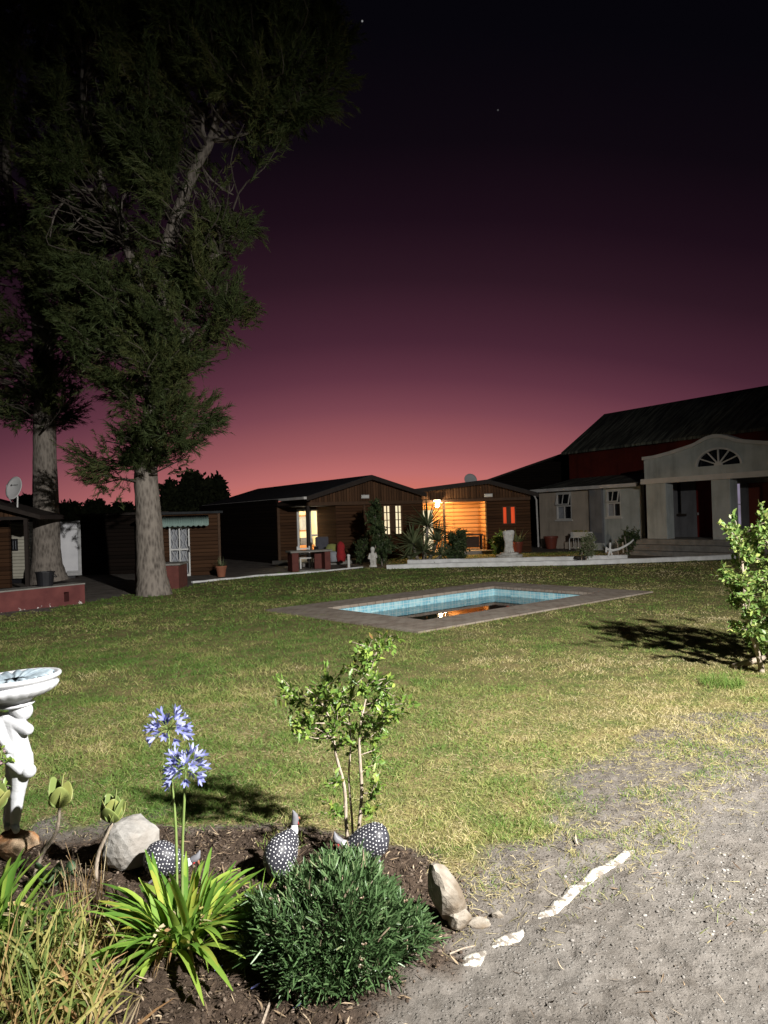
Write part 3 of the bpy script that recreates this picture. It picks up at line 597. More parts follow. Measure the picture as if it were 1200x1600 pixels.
# ---------------------------------------------------------------- buildings
class Fr:                            # a building's own axes: u to the right along its front, v away from us
    def __init__(s, O, ang): s.O = O; s.a = ang; s.u = (math.cos(ang), math.sin(ang)); s.v = (-math.sin(ang), math.cos(ang))
    def W(s, u, v, z=0): return Vector((s.O[0] + s.u[0] * u + s.v[0] * v, s.O[1] + s.u[1] * u + s.v[1] * v, z))
    def uz(s, px, py, v=0.0):
        r = ray(px, py); ox = s.O[0] + s.v[0] * v; oy = s.O[1] + s.v[1] * v
        # r*t = o + u*U  ->  cross with r
        U = (r.x * oy - r.y * ox) / (r.y * s.u[0] - r.x * s.u[1])
        t = (oy + s.u[1] * U) / r.y
        return U, H + r.z * t
    def U(s, px, v=0.0, py=820): return s.uz(px, py, v)[0]
    def Z(s, px, py, v=0.0): return s.uz(px, py, v)[1]
    def rect(s, x0, y0, x1, y1, v=0.0):     # opening from photograph corners
        a, za = s.uz(x0, (y0 + y1) / 2, v); b, zb = s.uz(x1, (y0 + y1) / 2, v); xm = (x0 + x1) / 2
        return (a, b, s.Z(xm, y1, v), s.Z(xm, y0, v))
    def thing(s, name, label, cat, group=None): return thing(name, label, cat, (s.O[0], s.O[1], 0), s.a, group)
UVZ = lambda p, q, d: (p, d, q)

def window(root, u0, u1, z0, z1, v, fm, gm, nu=2, nz=2, fw=0.05, name='window'):
    f = MB(); f.box(u0, u0 + fw, v - .03, v + .05, z0, z1); f.box(u1 - fw, u1, v - .03, v + .05, z0, z1)
    f.box(u0 + fw, u1 - fw, v - .03, v + .05, z0, z0 + fw); f.box(u0 + fw, u1 - fw, v - .03, v + .05, z1 - fw, z1)
    for i in range(1, nu): c = u0 + (u1 - u0) * i / nu; f.box(c - .016, c + .016, v - .02, v + .03, z0 + fw, z1 - fw)
    for j in range(1, nz): c = z0 + (z1 - z0) * j / nz; f.box(u0 + fw, u1 - fw, v - .017, v + .027, c - .016, c + .016)
    o = f.build(name, fm, root)
    g = MB(); g.box(u0 + fw * .5, u1 - fw * .5, v + .052, v + .06, z0 + fw * .5, z1 - fw * .5); g.build('pane', gm, o); return o
def point(name, loc, e, c, r=0.05, parent=None):
    l = bpy.data.lights.new(name, 'POINT'); l.energy = e; l.color = c; l.shadow_soft_size = r
    o = bpy.data.objects.new(name, l); COL.objects.link(o); o.location = loc; o.parent = parent; return o

# ---- timber chalet with the lit glazed door
A = Fr((-0.64, 31.0), math.radians(32.7))
ra = A.thing('timber_chalet', 'long dark timber chalet with a low gable, lit glazed door and lit paned window', 'chalet')
apz = A.Z(576, 742, -.3); u_l = A.U(476, -.1, 775); z_l = A.Z(476, 775, -.3); zb = A.Z(530, 784, 0)
u_w0 = u_l + 0.28; pitch = (apz - z_l) / (-u_l); u_r = 2.75
DEP = 11.6
zr = apz - pitch * u_r
th = 0.09
rf = MB(); rf.prism([(u_l - .05, z_l - pitch * .05), (0, apz), (u_r, zr), (u_r, zr - th), (0, apz - th), (u_l - .05, z_l - th - pitch * .05)], -0.35, DEP, UVZ)
rfo = rf.build('roof', M['roof'], ra)
fs = MB(); fs.prism([(u_l - .05, z_l - .02), (0, apz - .02), (0, apz - .2), (u_l - .05, z_l - .2)], -.39, -.352, UVZ); fs.prism([(0.002, apz - .02), (u_r, zr - .02), (u_r, zr - .2), (0.002, apz - .2)], -.39, -.352, UVZ)
fs.build('bargeboard', M['fascia'], rfo)
gt = MB(); gt.box(u_l - .19, u_l - .06, -.4, DEP, z_l - .13, z_l - .03); gt.build('gutter', M['gutter'], rfo)
MB().tube([(u_l - .12, DEP - .3, z_l - .13), (u_l - .1, DEP - .3, z_l - .4), (u_l + .2, DEP - .3, z_l - .6), (u_l + .2, DEP - .3, 0)], .04).build('downpipe', M['gutter'], ra)
gb = MB(); gb.prism([(u_w0, zb), (u_w0, z_l + .02 + pitch * .2), (0, apz - .1), (u_r, zr - .1), (u_r, zb)], 0.0, .08, UVZ); gb.build('gable', M['timber_v'], ra)
MB().box(u_w0 - .1, u_r, -.06, .10, zb - .14, zb - .002).build('beam', M['beam'], ra)
V1 = 1.8
u_c = A.U(523, .25); u_b0 = A.U(434, V1); w0 = min(u_b0, u_w0)
dr = A.rect(464, 795, 500, 861, V1)
MB().wall(w0, u_c, 0, zb - .14, V1, .12, [dr]).build('wall', M['timber'], ra)
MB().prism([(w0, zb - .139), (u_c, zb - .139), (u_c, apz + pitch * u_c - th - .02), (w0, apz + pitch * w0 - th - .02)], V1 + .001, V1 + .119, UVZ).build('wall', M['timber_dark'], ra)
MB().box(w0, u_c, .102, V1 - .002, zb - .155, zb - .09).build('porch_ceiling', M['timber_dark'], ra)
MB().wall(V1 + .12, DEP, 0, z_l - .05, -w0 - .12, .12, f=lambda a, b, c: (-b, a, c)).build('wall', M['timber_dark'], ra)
MB().box(w0 - .03, w0 + .08, V1 - .05, V1 - .002, 0, zb - .15).build('corner_post', M['beam'], ra)
MB().box(u_c, u_c + .12, .26, V1 - .002, 0, zb - .142).build('wall', M['timber'], ra)
wn_ = A.rect(597, 789, 627, 836, .25)
MB().wall(u_c, 2.9, 0, zb - .002, .14, .118, [wn_]).build('wall', M['timber'], ra)
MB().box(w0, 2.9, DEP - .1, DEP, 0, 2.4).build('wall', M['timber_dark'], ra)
MB().box(A.U(570, .1) - .05, A.U(570, .1) + .05, .08, .138, 0, zb - .15).build('corner_post', M['beam'], ra)
pu = A.U(481.5, -.0); MB().box(pu - .06, pu + .06, -.05, .07, .13, zb - .142).build('porch_post', M['fascia'], ra)
MB().box(w0 - .3, u_c + 1.6, -1.0, V1 - .002, -.05, .14).build('porch_floor', M['concrete'], ra)
um = (wn_[0] + wn_[1]) / 2
window(ra, wn_[0], um - .09, wn_[2], wn_[3], .17, M['beam'], M['winlit'], 2, 4, .045); window(ra, um + .09, wn_[1], wn_[2], wn_[3], .17, M['beam'], M['winlit'], 2, 4, .045)
MB().box(um - .088, um + .088, .145, .2, wn_[2], wn_[3]).build('mullion', M['beam'], ra)
# glazed door standing in a white frame, room beyond
du0, du1, dz0, dz1 = dr
f = MB(); f.box(du0, du0 + .10, V1 - .04, V1 + .1, dz0, dz1); f.box(du1 - .10, du1 + .12, V1 - .04, V1 + .1, dz0, dz1); f.box(du0 + .1, du1 - .1, V1 - .04, V1 + .1, dz1 - .1, dz1)
dc = (du0 + du1) / 2 + .08
f.box(dc - .05, dc + .05, V1 - .02, V1 + .06, dz0, dz1 - .1); f.box(du0 + .1, dc - .05, V1 - .01, V1 + .05, dz0, dz0 + .05); f.box(dc + .05, du1 - .1, V1 - .01, V1 + .05, dz0, dz0 + .05)
f.box(dc + .05, du1 - .1, V1 - .01, V1 + .05, dz0 + .62, dz0 + .70)
dro = f.build('door_frame', M['white'], ra)
d = MB(); a0, a1 = Vector((du1 - .02, V1 - .05, 0)), Vector((du1 + .22, V1 - .62, 0))
for z0_, z1_, s0, s1 in ((dz0, dz0 + .2, 0, 1), (dz1 - .16, dz1 - .03, 0, 1), (dz0 + .2, dz1 - .16, 0, .2), (dz0 + .2, dz1 - .16, .8, 1), (dz0 + .78, dz0 + .86, .2, .8)):
    p0 = a0.lerp(a1, s0); p1 = a0.lerp(a1, s1); n_ = Vector((.04, .016, 0))
    d.add([(p0.x, p0.y, z0_), (p1.x, p1.y, z0_), (p1.x, p1.y, z1_), (p0.x, p0.y, z1_), (p0.x + n_.x, p0.y + n_.y, z0_), (p1.x + n_.x, p1.y + n_.y, z0_), (p1.x + n_.x, p1.y + n_.y, z1_), (p0.x + n_.x, p0.y + n_.y, z1_)], [(0, 1, 2, 3), (7, 6, 5, 4), (0, 4, 5, 1), (1, 5, 6, 2), (2, 6, 7, 3), (3, 7, 4, 0)])
d.build('door', M['white'], ra)
rm = MB(); rx0, rx1, ry0, ry1, rz0, rz1 = max(du0 - 1.2, w0 + .2), du1 + .9, V1 + .14, V1 + 3.0, .14, 2.25
rm.add([(rx0, ry0, rz0), (rx1, ry0, rz0), (rx1, ry1, rz0), (rx0, ry1, rz0), (rx0, ry0, rz1), (rx1, ry0, rz1), (rx1, ry1, rz1), (rx0, ry1, rz1)], [(0, 1, 2, 3), (4, 7, 6, 5), (3, 2, 6, 7), (0, 3, 7, 4), (1, 5, 6, 2)])
rmo = rm.build('room', M['cream'], ra)
pf = MB(); pc = A.uz(471, 815, V1 + 2.97)[0]; pf.box(pc - .28, pc + .28, V1 + 2.94, V1 + 2.985, 1.25, 2.0); pf.build('picture_frame', M['orangewood'], rmo)
pf = MB(); pf.box(pc - .22, pc + .22, V1 + 2.93, V1 + 2.939, 1.31, 1.94); pf.build('picture', M['palecloth'], rmo)
pc2 = A.uz(491, 815, V1 + 2.97)[0]; pf = MB(); pf.box(pc2 - .05, pc2 + .05, V1 + 2.93, V1 + 2.985, 1.2, 2.05); pf.build('picture_frame', M['orangewood'], rmo)
cb = MB(); cb.box(pc - .5, pc + .7, V1 + 2.3, V1 + 2.9, .15, .62); cb.build('cupboard', M['orangewood'], rmo)
cb = MB(); cb.box(pc - .35, pc + .25, V1 + 2.4, V1 + 2.8, .622, .95); cb.build('television', M['greycloth'], rmo)
point('room_lamp', (dc + .5, V1 + 1.0, 2.0), 185, (1.0, .88, .64), .12, ra)
# porch bits
def on_wall(fr, name, label, cat, px, py, v, bld):
    u, z = fr.uz(px, py, v); w = fr.W(u, v, z); t = thing(name, label, cat, w, fr.a); bld(t); return t
def bulkhead(t): bevel(MB().box(-.17, .17, -.06, -.003, -.06, .06).build('cover', M['white'], t), .02); MB().box(-.19, .19, -.02, -.001, -.075, .075).build('backplate', M['grey_trim'], t)
on_wall(A, 'wall_light', 'unlit white oblong wall light on the gable boards above the lit paned window', 'wall light', 570.5, 776, 0.0, bulkhead)
on_wall(A, 'wall_light', 'small unlit white wall light beside the open glazed door of the chalet', 'wall light', 508.5, 793, V1, lambda t: (MB().lathe([(.03, 0), (.07, -.02), (.075, -.08), (.04, -.11)], 12).build('cover', M['white'], t), MB().box(-.05, .05, 0, .04, -.04, .04).build('backplate', M['grey_trim'], t)))
def hang(t):
    mb = MB(); mb.lathe([(.02, .16), (.10, .12), (.15, .02), (.13, -.06), (.08, -.14), (.02, -.16)], 12, (0, -.1, 0), lambda i, a: 1 + .2 * math.sin(5 * a + i)); mb.build('hanging_bag', M['teal'], t, True)
on_wall(A, 'hanging_ornament', 'teal bundle hanging on the dark wall right of the glazed door', 'ornament', 504, 815, V1 - .05, hang)

# ---- second chalet with the lit porch
B = Fr((1.5, 33.5), 0.0)
rb = B.thing('porch_chalet', 'dark timber chalet whose recessed porch glows orange under a bare lamp', 'chalet')
bx = B.U(763, 0); bz = B.Z(763, 749, -.3); bl = B.U(633, -.3); blz = B.Z(633, 766, -.3); br_ = B.U(832, -.3); brz = B.Z(832, 770, -.3); bb = B.Z(740, 779)
MB().prism([(bl, blz), (bx, bz), (br_ + .3, brz), (br_ + .3, brz - .1), (bx, bz - .1), (bl, blz - .1)], -.35, 9, UVZ).build('roof', M['roof'], rb)
fs = MB(); fs.prism([(bl, blz - .02), (bx, bz - .02), (bx, bz - .2), (bl, blz - .2)], -.39, -.352, UVZ); fs.prism([(bx + .002, bz - .02), (br_ + .3, brz - .02), (br_ + .3, brz - .2), (bx + .002, bz - .2)], -.39, -.352, UVZ); fs.build('bargeboard', M['fascia'], rb)
MB().prism([(-.15, bb), (-.15, blz - .05), (bx, bz - .101), (br_, brz - .09), (br_, bb)], 0, .08, UVZ).build('gable', M['timber_v'], rb)
MB().box(-.15, br_, -.05, .10, bb - .13, bb - .002).build('beam', M['beam'], rb)
p0, p1 = B.U(652), B.U(761); PV2 = 2.3; fz = .16
MB().wall(-.6, p0, 0, bb - .131, .1, .12).build('wall', M['timber'], rb)
rw = B.rect(785, 791, 806, 819, .1)
MB().wall(p1, br_, 0, bb - .131, .1, .12, [rw]).build('wall', M['timber'], rb)
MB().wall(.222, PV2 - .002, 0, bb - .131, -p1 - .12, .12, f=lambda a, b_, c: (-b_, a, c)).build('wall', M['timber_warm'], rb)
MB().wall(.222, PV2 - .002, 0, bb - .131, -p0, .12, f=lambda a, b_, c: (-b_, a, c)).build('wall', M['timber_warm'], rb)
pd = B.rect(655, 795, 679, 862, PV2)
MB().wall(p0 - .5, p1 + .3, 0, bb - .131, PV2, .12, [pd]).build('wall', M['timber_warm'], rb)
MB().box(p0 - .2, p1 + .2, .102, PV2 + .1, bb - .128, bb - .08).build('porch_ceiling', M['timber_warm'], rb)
MB().box(p0 - .2, p1 + .25, -.5, PV2 - .002, -.05, fz).build('porch_floor', M['concrete'], rb)
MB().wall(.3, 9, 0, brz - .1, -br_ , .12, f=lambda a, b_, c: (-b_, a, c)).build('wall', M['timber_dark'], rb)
pc = B.U(694.5); MB().box(pc - .055, pc + .055, -.02, .095, fz, bb - .132).build('porch_post', M['beam'], rb)
pc = B.U(708, PV2 - .05); MB().box(pc - .04, pc + .04, PV2 - .05, PV2 - .002, fz, bb - .132).build('corner_post', M['timber_warm'], rb)
MB().box(p1 - .06, p1 - .002, .02, .098, fz, bb - .132).build('door_frame', M['timber_warm'], rb)
f = MB(); f.box(pd[0], pd[0] + .07, PV2 - .03, PV2 + .08, pd[2], pd[3]); f.box(pd[1] - .07, pd[1], PV2 - .03, PV2 + .08, pd[2], pd[3]); f.box(pd[0] + .07, pd[1] - .07, PV2 - .03, PV2 + .08, pd[3] - .07, pd[3]); f.build('door_frame', M['timber_warm'], rb)
MB().box(pd[0] + .07, pd[1] - .07, PV2 + .03, PV2 + .07, pd[2], pd[3] - .07).build('door', M['winlit'], rb)
um = (rw[0] * .52 + rw[1] * .48)
window(rb, rw[0], um - .06, rw[2], rw[3], .13, M['beam'], M['winred'], 1, 1, .04); window(rb, um + .06, rw[1], rw[2], rw[3], .13, M['beam'], M['winred'], 1, 1, .04)
MB().box(um - .058, um + .058, .105, .17, rw[2], rw[3]).build('mullion', M['beam'], rb)
lu, lz = B.uz(683, 787, -.18)
lt = thing('porch_lamp', 'bare bulb shining under the beam of the orange porch', 'lamp', B.W(lu, -.18, lz))
MB().lathe([(.01, .085), (.045, .08), (.055, .03), (.10, -.03), (.11, -.08), (.08, -.14), (.01, -.17)], 14).build('bulb', M['bulb'], lt, True)
MB().box(-.16, .16, -.05, .10, .088, .17).build('lamp_base', M['grey_trim'], lt)
point('porch_light', (lu, -.34, lz - .06), 95, (1.0, .70, .36), .05, rb)
point('porch_light', (lu + .3, .9, lz - .12), 360, (1.0, .62, .27), .06, rb)  # second light deeper in the porch, no bulb, added to brighten its walls
on_wall(B, 'wall_light', 'unlit white oblong wall light above the right end of the orange porch', 'wall light', 763, 774, 0.0, bulkhead)
tb = thing('porch_table', 'dark long table with a pale cloth on top inside the orange porch', 'table', B.W(B.U(738, 1.0), 1.0, fz))
MB().box(-.75, .45, -.3, .3, .66, .71).build('tabletop', M['fascia'], tb)
for sx_ in (-.68, .38):
    for sy_ in (-.25, .25): MB().box(sx_ - .03, sx_ + .03, sy_ - .03, sy_ + .03, 0, .658).build('leg', M['fascia'], tb)
MB().box(-.6, .3, -.02, .02, .1, .6).build('back_panel', M['fascia'], tb)
cl = MB(); cl.lathe([(.02, .10), (.12, .09), (.2, .05), (.24, .0)], 14, (0, 0, 0), lambda i, a: 1 + .15 * math.sin(3 * a + i)); co_ = cl.build('table_cloth', M['timber_warm'], None, True); co_.location = B.W(B.U(731, 1.0), 1.0, fz + .712); tag(co_, 'crumpled pale cloth lying on the dark porch table', 'cloth')

# ---- big dark barn behind
C = Fr((0, 42.0), 0.0); rc = C.thing('dark_barn', 'tall dark barn with a plain gable rising behind the orange porch', 'barn')
ca = C.uz(880, 711); cl_ = C.uz(690, 776); crr = C.uz(960, 745)
MB().prism([(cl_[0], 0), cl_, ca, crr, (crr[0], 0)], 0, 8, UVZ).build('wall', M['timber_dark'], rc)
MB().prism([(cl_[0] - .3, cl_[1] - .02), (ca[0], ca[1] + .12), (crr[0] + .3, crr[1]), (crr[0] + .3, crr[1] - .12), (ca[0], ca[1] + .001), (cl_[0] - .3, cl_[1] - .13)], -.3, 8.3, UVZ).build('roof', M['fascia'], rc)

# ---- grey farmhouse with curved parapet, lean-to and red upper wall
Gf = Fr((7.78, 37.0), math.atan2(-.86, .51))
rg = Gf.thing('farmhouse', 'grey plastered farmhouse with curved parapet, red upper wall and mossy roof', 'house')
ez = 2.92; uP = Gf.U(925); uQ = Gf.U(948); uE = Gf.U(1003)
w1 = Gf.rect(869, 769, 893, 812); w2 = Gf.rect(947.5, 764, 970, 808)
MB().wall(0, uP, 0, ez - .06, 0, .2, [w1]).build('wall', M['beige'], rg)
MB().wall(uP, uE, 0, ez - .06, .004, .2, [w2]).build('wall', M['grey'], rg)
MB().box(uP, uQ - .15, -.14, .002, 0, ez - .1).build('pilaster', M['grey_dark'], rg)
MB().box(uP - .002, uQ, -.22, -.142, 0, .32).build('plinth', M['grey'], rg)
MB().wall(.2, 8.0, 0, 2.8, 0, .2, f=lambda a, b_, c: (b_, a, c)).build('wall', M['beige'], rg)
for (a0_, a1_, z0_, z1_) in (w1, w2):
    f = MB(); fw = .06
    f.box(a0_, a0_ + fw, .0, .09, z0_, z1_); f.box(a1_ - fw, a1_, .0, .09, z0_, z1_); f.box(a0_ + fw, a1_ - fw, .0, .09, z0_, z0_ + fw); f.box(a0_ + fw, a1_ - fw, .0, .09, z1_ - fw, z1_)
    zm = (z0_ + z1_) / 2; f.box(a0_ + fw, a1_ - fw, .01, .08, zm - .035, zm + .035); am = (a0_ + a1_) / 2; f.box(am - .02, am + .02, .02, .07, z0_ + fw, zm - .035)
    wo_ = f.build('window', M['grey_trim'], rg)
    MB().box(a0_ + .03, a1_ - .03, .1, .11, z0_ + .03, z1_ - .03).build('pane', M['glass_dark'], wo_)
    sh = MB(); sw = a1_ - a0_ - 2 * fw - .02; shh = z1_ - zm - fw - .05                        # top-hung sash standing open
    sh.box(0, .045, 0, .035, -shh, 0); sh.box(sw - .045, sw, 0, .035, -shh, 0); sh.box(.045, sw - .045, 0, .035, -.045, 0); sh.box(.045, sw - .045, 0, .035, -shh, -shh + .045); sh.box(sw / 2 - .015, sw / 2 + .015, .005, .03, -shh + .045, -.045)
    so = sh.build('sash', M['grey_trim'], wo_); so.location = (a0_ + fw + .01, -.02, z1_ - fw - .005); so.rotation_euler.x = math.radians(-13)
    MB().box(a0_ - .06, a1_ + .06, -.06, .004, z0_ - .07, z0_ - .003).build('sill', M['grey_trim'], wo_)
    cu = MB(); cu.box(a0_ + fw, am - .1, .085, .098, z0_ + fw, zm - .05); cu.build('curtain', M['palecloth'], wo_)
lz1 = Gf.Z(893, 748, 2.6)
MB().prism([(-.28, ez - .02), (2.6, lz1), (2.6, lz1 - .1), (-.28, ez - .12)], -.25, uE + .1, lambda p, q, d: (d, p, q)).build('lean_to_roof', M['lichen_roof'], rg)
MB().box(-.27, uE + .1, -.36, -.283, ez - .15, ez + .0).build('gutter', M['gutter'], rg)
MB().tube([(-.12, -.32, ez - .14), (-.1, -.1, ez - .5), (-.08, -.08, .05)], .045).build('downpipe', M['gutter'], rg)
# main block with the red wall
e0 = Gf.U(889, 2.6); ezz = Gf.Z(889, 706, 2.35); rz_ = Gf.Z(955, 645, 5.6)
MB().wall(e0 + .15, 20, 0, ezz + .1, 2.6, .25).build('wall', M['redwall'], rg)
MB().prism([(2.85, 0), (2.85, ezz), (5.6, rz_ - .12), (8.35, ezz), (8.35, 0)], e0 + .15, e0 + .4, lambda p, q, d: (d, p, q)).build('wall', M['redwall'], rg)
MB().prism([(2.3, ezz), (5.6, rz_), (8.9, ezz), (8.9, ezz - .12), (5.6, rz_ - .12), (2.3, ezz - .12)], e0 - .1, 22, lambda p, q, d: (d, p, q)).build('roof', M['lichen_roof'], rg)
# portico
PVv = -1.0
fzp = Gf.Z(1025, 842, PVv); uF0 = Gf.U(1006, PVv); uF1 = 16.5
bz0 = Gf.Z(1010, 751, PVv); bz1 = Gf.Z(1195, 732, PVv); bzz = (bz0 + bz1) / 2
curve = [(1006, 719), (1022, 717), (1045, 711), (1070, 703), (1085, 698), (1095, 692), (1105, 687), (1116, 684), (1128, 684), (1140, 687), (1152, 691), (1170, 693), (1200, 695)]
cv = [Gf.uz(a_, b_, PVv) for a_, b_ in curve]
cv = [(u_, max(z_, bzz + .3)) for u_, z_ in cv]; ulast = cv[-1][0]; cv.append((uF1, cv[-1][1] - .25))
fan = Gf.uz(1122, 727, PVv); fr_w = (Gf.U(1158, PVv) - Gf.U(1085, PVv)) / 2; fr_h = Gf.Z(1122, 699, PVv) - fan[1]
pw = MB(); prev = None
# parapet wall with the half-round hole, built as upright strips
us = sorted(set([round(c_[0], 3) for c_ in cv] + [fan[0] + fr_w * math.cos(math.pi * i / 14) for i in range(15)]))
zt = lambda u_: float(np.interp(u_, [c_[0] for c_ in cv], [c_[1] for c_ in cv]))
def fz_(u_):
    k_ = (u_ - fan[0]) / fr_w; return fan[1] + fr_h * math.sqrt(max(0, 1 - k_ * k_))
for i in range(len(us) - 1):
    a_, b_ = us[i], us[i + 1]; m_ = (a_ + b_) / 2
    if abs(m_ - fan[0]) < fr_w:
        pw.prism([(a_, bzz), (b_, bzz), (b_, fan[1]), (a_, fan[1])], PVv, PVv + .25, UVZ); pw.prism([(a_, fz_(a_)), (b_, fz_(b_)), (b_, zt(b_)), (a_, zt(a_))], PVv, PVv + .25, UVZ)
    else: pw.prism([(a_, bzz), (b_, bzz), (b_, zt(b_)), (a_, zt(a_))], PVv, PVv + .25, UVZ)
pwo = pw.build('parapet', M['grey'], rg)
cp = MB()
dense = np.linspace(cv[0][0] - .05, uF1, 60)
for i in range(59):
    a_, b_ = dense[i], dense[i + 1]; cp.prism([(a_, zt(a_) - .0), (b_, zt(b_) - .0), (b_, zt(b_) + .13), (a_, zt(a_) + .13)], PVv - .07, PVv + .3, UVZ)
cp.build('coping', M['grey_trim'], pwo)
MB().box(uF0 - .05, uF1, PVv - .06, PVv + .3, bzz - .21, bzz - .002).build('cornice', M['grey_trim'], rg)
ff = MB(); arc = [(fan[0] + (fr_w) * math.cos(math.pi * i / 20), fan[1] + (fr_h) * math.sin(math.pi * i / 20)) for i in range(21)]; arc2 = [(fan[0] + (fr_w - .07) * math.cos(math.pi * i / 20), fan[1] + (fr_h - .07) * math.sin(math.pi * i / 20)) for i in range(21)]
for i in range(20): ff.prism([arc[i], arc[i + 1], arc2[i + 1], arc2[i]], PVv - .03, PVv + .06, UVZ)
for k_ in range(1, 6):
    an = math.pi * k_ / 6; dx, dz = math.cos(an), math.sin(an); n1 = Vector((-dz, dx)) * .022
    q0 = Vector((fan[0] + .12 * dx, fan[1] + .12 * dz)); q1 = Vector((fan[0] + (fr_w - .06) * dx, fan[1] + (fr_h - .06) * dz))
    ff.prism([tuple(q0 - n1), tuple(q1 - n1), tuple(q1 + n1), tuple(q0 + n1)], PVv + .0, PVv + .05, UVZ)
ff.prism([(fan[0] + .16 * math.cos(math.pi * i / 8), fan[1] + .002 + .14 * math.sin(math.pi * i / 8)) for i in range(9)], PVv - .02, PVv + .055, UVZ)
fo = ff.build('fanlight', M['grey_trim'], rg)
MB().prism([(fan[0] + fr_w * math.cos(math.pi * i / 20), fan[1] + .002 + fr_h * math.sin(math.pi * i / 20)) for i in range(21)], PVv + .12, PVv + .13, UVZ).build('pane', M['glass_dark'], fo)
BV = .9
def col(px0, px1):
    a_, b_ = Gf.U(px0, PVv), Gf.U(px1, PVv); bevel(MB().box(a_, b_, PVv, PVv + .45, fzp, bzz - .212).build('column', M['grey'], rg), .012, 1)
col(1011, 1042); col(1113, 1142.5); col(1212, 1240)
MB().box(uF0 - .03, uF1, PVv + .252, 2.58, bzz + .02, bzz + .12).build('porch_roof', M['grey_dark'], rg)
MB().box(uF0 - .4, uF1, PVv - .35, 2.59, 0, fzp).build('porch_floor', M['concrete'], rg)
MB().box(uF0 - .6, uF1, PVv - .8, PVv - .352, 0, fzp * .66).build('step', M['concrete'], rg)
MB().box(uF0 - .9, uF1, PVv - 1.3, PVv - .802, 0, fzp * .30).build('step', M['concrete'], rg)
bw1 = Gf.rect(1040, 752, 1064, 803, BV); bd_o = Gf.rect(1087, 748, 1116, 842, BV); bd_o = (bd_o[0], bd_o[1], fzp - .05, bd_o[3]); bw2 = Gf.rect(1142, 754, 1158, 822, BV)
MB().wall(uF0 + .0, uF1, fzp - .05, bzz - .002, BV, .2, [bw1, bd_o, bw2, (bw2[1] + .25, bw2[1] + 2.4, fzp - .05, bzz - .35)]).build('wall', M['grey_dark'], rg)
window(rg, *bw1, BV + .06, M['fascia'], M['glass_dark'], 2, 1, .06); MB().box(bw1[0] - .05, bw1[1] + .25, BV - .12, BV - .002, bw1[2] - .1, bw1[2]).build('sill', M['fascia'], rg)
dd_ = MB(); dd_.box(bd_o[0] + .02, bd_o[1] - .02, BV + .04, BV + .09, fzp + .004, bd_o[3] - .02)
for kz in (.18, 1.0):
    for ku in (.1, .55): dd_.box(bd_o[0] + (bd_o[1] - bd_o[0]) * ku, bd_o[0] + (bd_o[1] - bd_o[0]) * (ku + .35), BV + .025, BV + .038, fzp + kz, fzp + kz + .65)
do = dd_.build('door', M['reddoor'], rg); MB().box(bd_o[0] + .08, bd_o[0] + .14, BV - .03, BV + .024, fzp + .9, fzp + 1.0).build('handle', M['metal'], do)
window(rg, *bw2, BV + .06, M['white'], M['purpleglass'], 2, 2, .05)
MB().box(bw2[1] + .26, bw2[1] + 2.39, BV + .1, BV + .14, fzp + .004, bzz - .36).build('door', M['terracotta_dark'], rg)
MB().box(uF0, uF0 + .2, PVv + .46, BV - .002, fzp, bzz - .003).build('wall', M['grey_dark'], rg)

# ---- left side: cabin end, caravan, cool box, dark shed, shed with awning
L = Fr((-9.9, 21.6), math.radians(4))
rl = L.thing('log_cabin', 'log cabin end at the left edge with a dark sloping roof verge', 'cabin')
v0 = L.uz(-60, 770); v1_ = L.uz(71, 806)
MB().prism([(v0[0] - 3, v0[1] + .9), (v1_[0], v1_[1] + .02), (v1_[0], v1_[1] - .1), (v0[0] - 3, v0[1] + .78)], -.4, 1.5, UVZ).build('roof', M['fascia'], rl)
zf = L.Z(20, 807); MB().prism([(-5, zf), (-5, 3.2), (v0[0], v0[1] - .1), (L.U(60), L.Z(60, 803) - .06), (L.U(60), zf)], 0, .06, UVZ).build('gable', M['timber_v'], rl)
MB().box(-5, L.U(62), -.05, .1, zf - .1, zf - .002).build('beam', M['fascia'], rl)
MB().wall(-5, L.U(13, 1.2), 0, zf - .1, 1.2, .15).build('wall', M['timber'], rl)
for px_ in (40,): u_ = L.U(px_); MB().box(u_ - .05, u_ + .05, -.02, .08, 0, zf - .102).build('porch_post', M['fascia'], rl)
dsh = thing('satellite_dish', 'pale oval satellite dish with a dark logo on a white pole over the cabin roof', 'satellite dish', at(27, 800, 21.7))
dc_ = at(22, 763, 21.6) - dsh.location
MB().tube([(0, 0, 0), (dc_.x * .5 + .02, .03, dc_.z * .62), (dc_.x * .8, .05, dc_.z * .8)], .022).build('pole', M['white'], dsh)
mb = MB(); mb.lathe([(.29 * k / 6, .05 * (k / 6) ** 2) for k in range(7)] + [(.29 * k / 6, .05 * (k / 6) ** 2 - .012) for k in range(6, -1, -1)], 28)
do_ = mb.build('reflector', M['dish'], dsh, True); do_.location = dc_ + Vector((0, .04, 0)); do_.rotation_euler = (math.radians(72), 0, math.radians(-14)); do_.scale = (.92, 1.22, 1)
em = MB(); em.lathe([(.001, 0), (.028, 0), (.028, .002), (.001, .002)], 10, (-.14, .08, .022), lambda i, a: 1 + .25 * math.cos(a + .6)); 
for i, (w_, h_) in enumerate(((.022, .03), (.03, .03), (.03, .028), (.026, .03), (.03, .03))):
    x_ = -.095 + i * .041; em.box(x_, x_ + .008, .062, .062 + h_, .016, .018); em.box(x_ + w_ - .008, x_ + w_, .068, .062 + h_, .016, .018); em.box(x_ + .008, x_ + w_ - .008, .055 + h_, .062 + h_, .016, .018)
em.build('logo', M['black'], do_)
MB().tube([(0, -.36, .02), (-.05, -.2, .2), (-.02, 0, .32)], .012).build('feed_arm', M['metal'], do_)

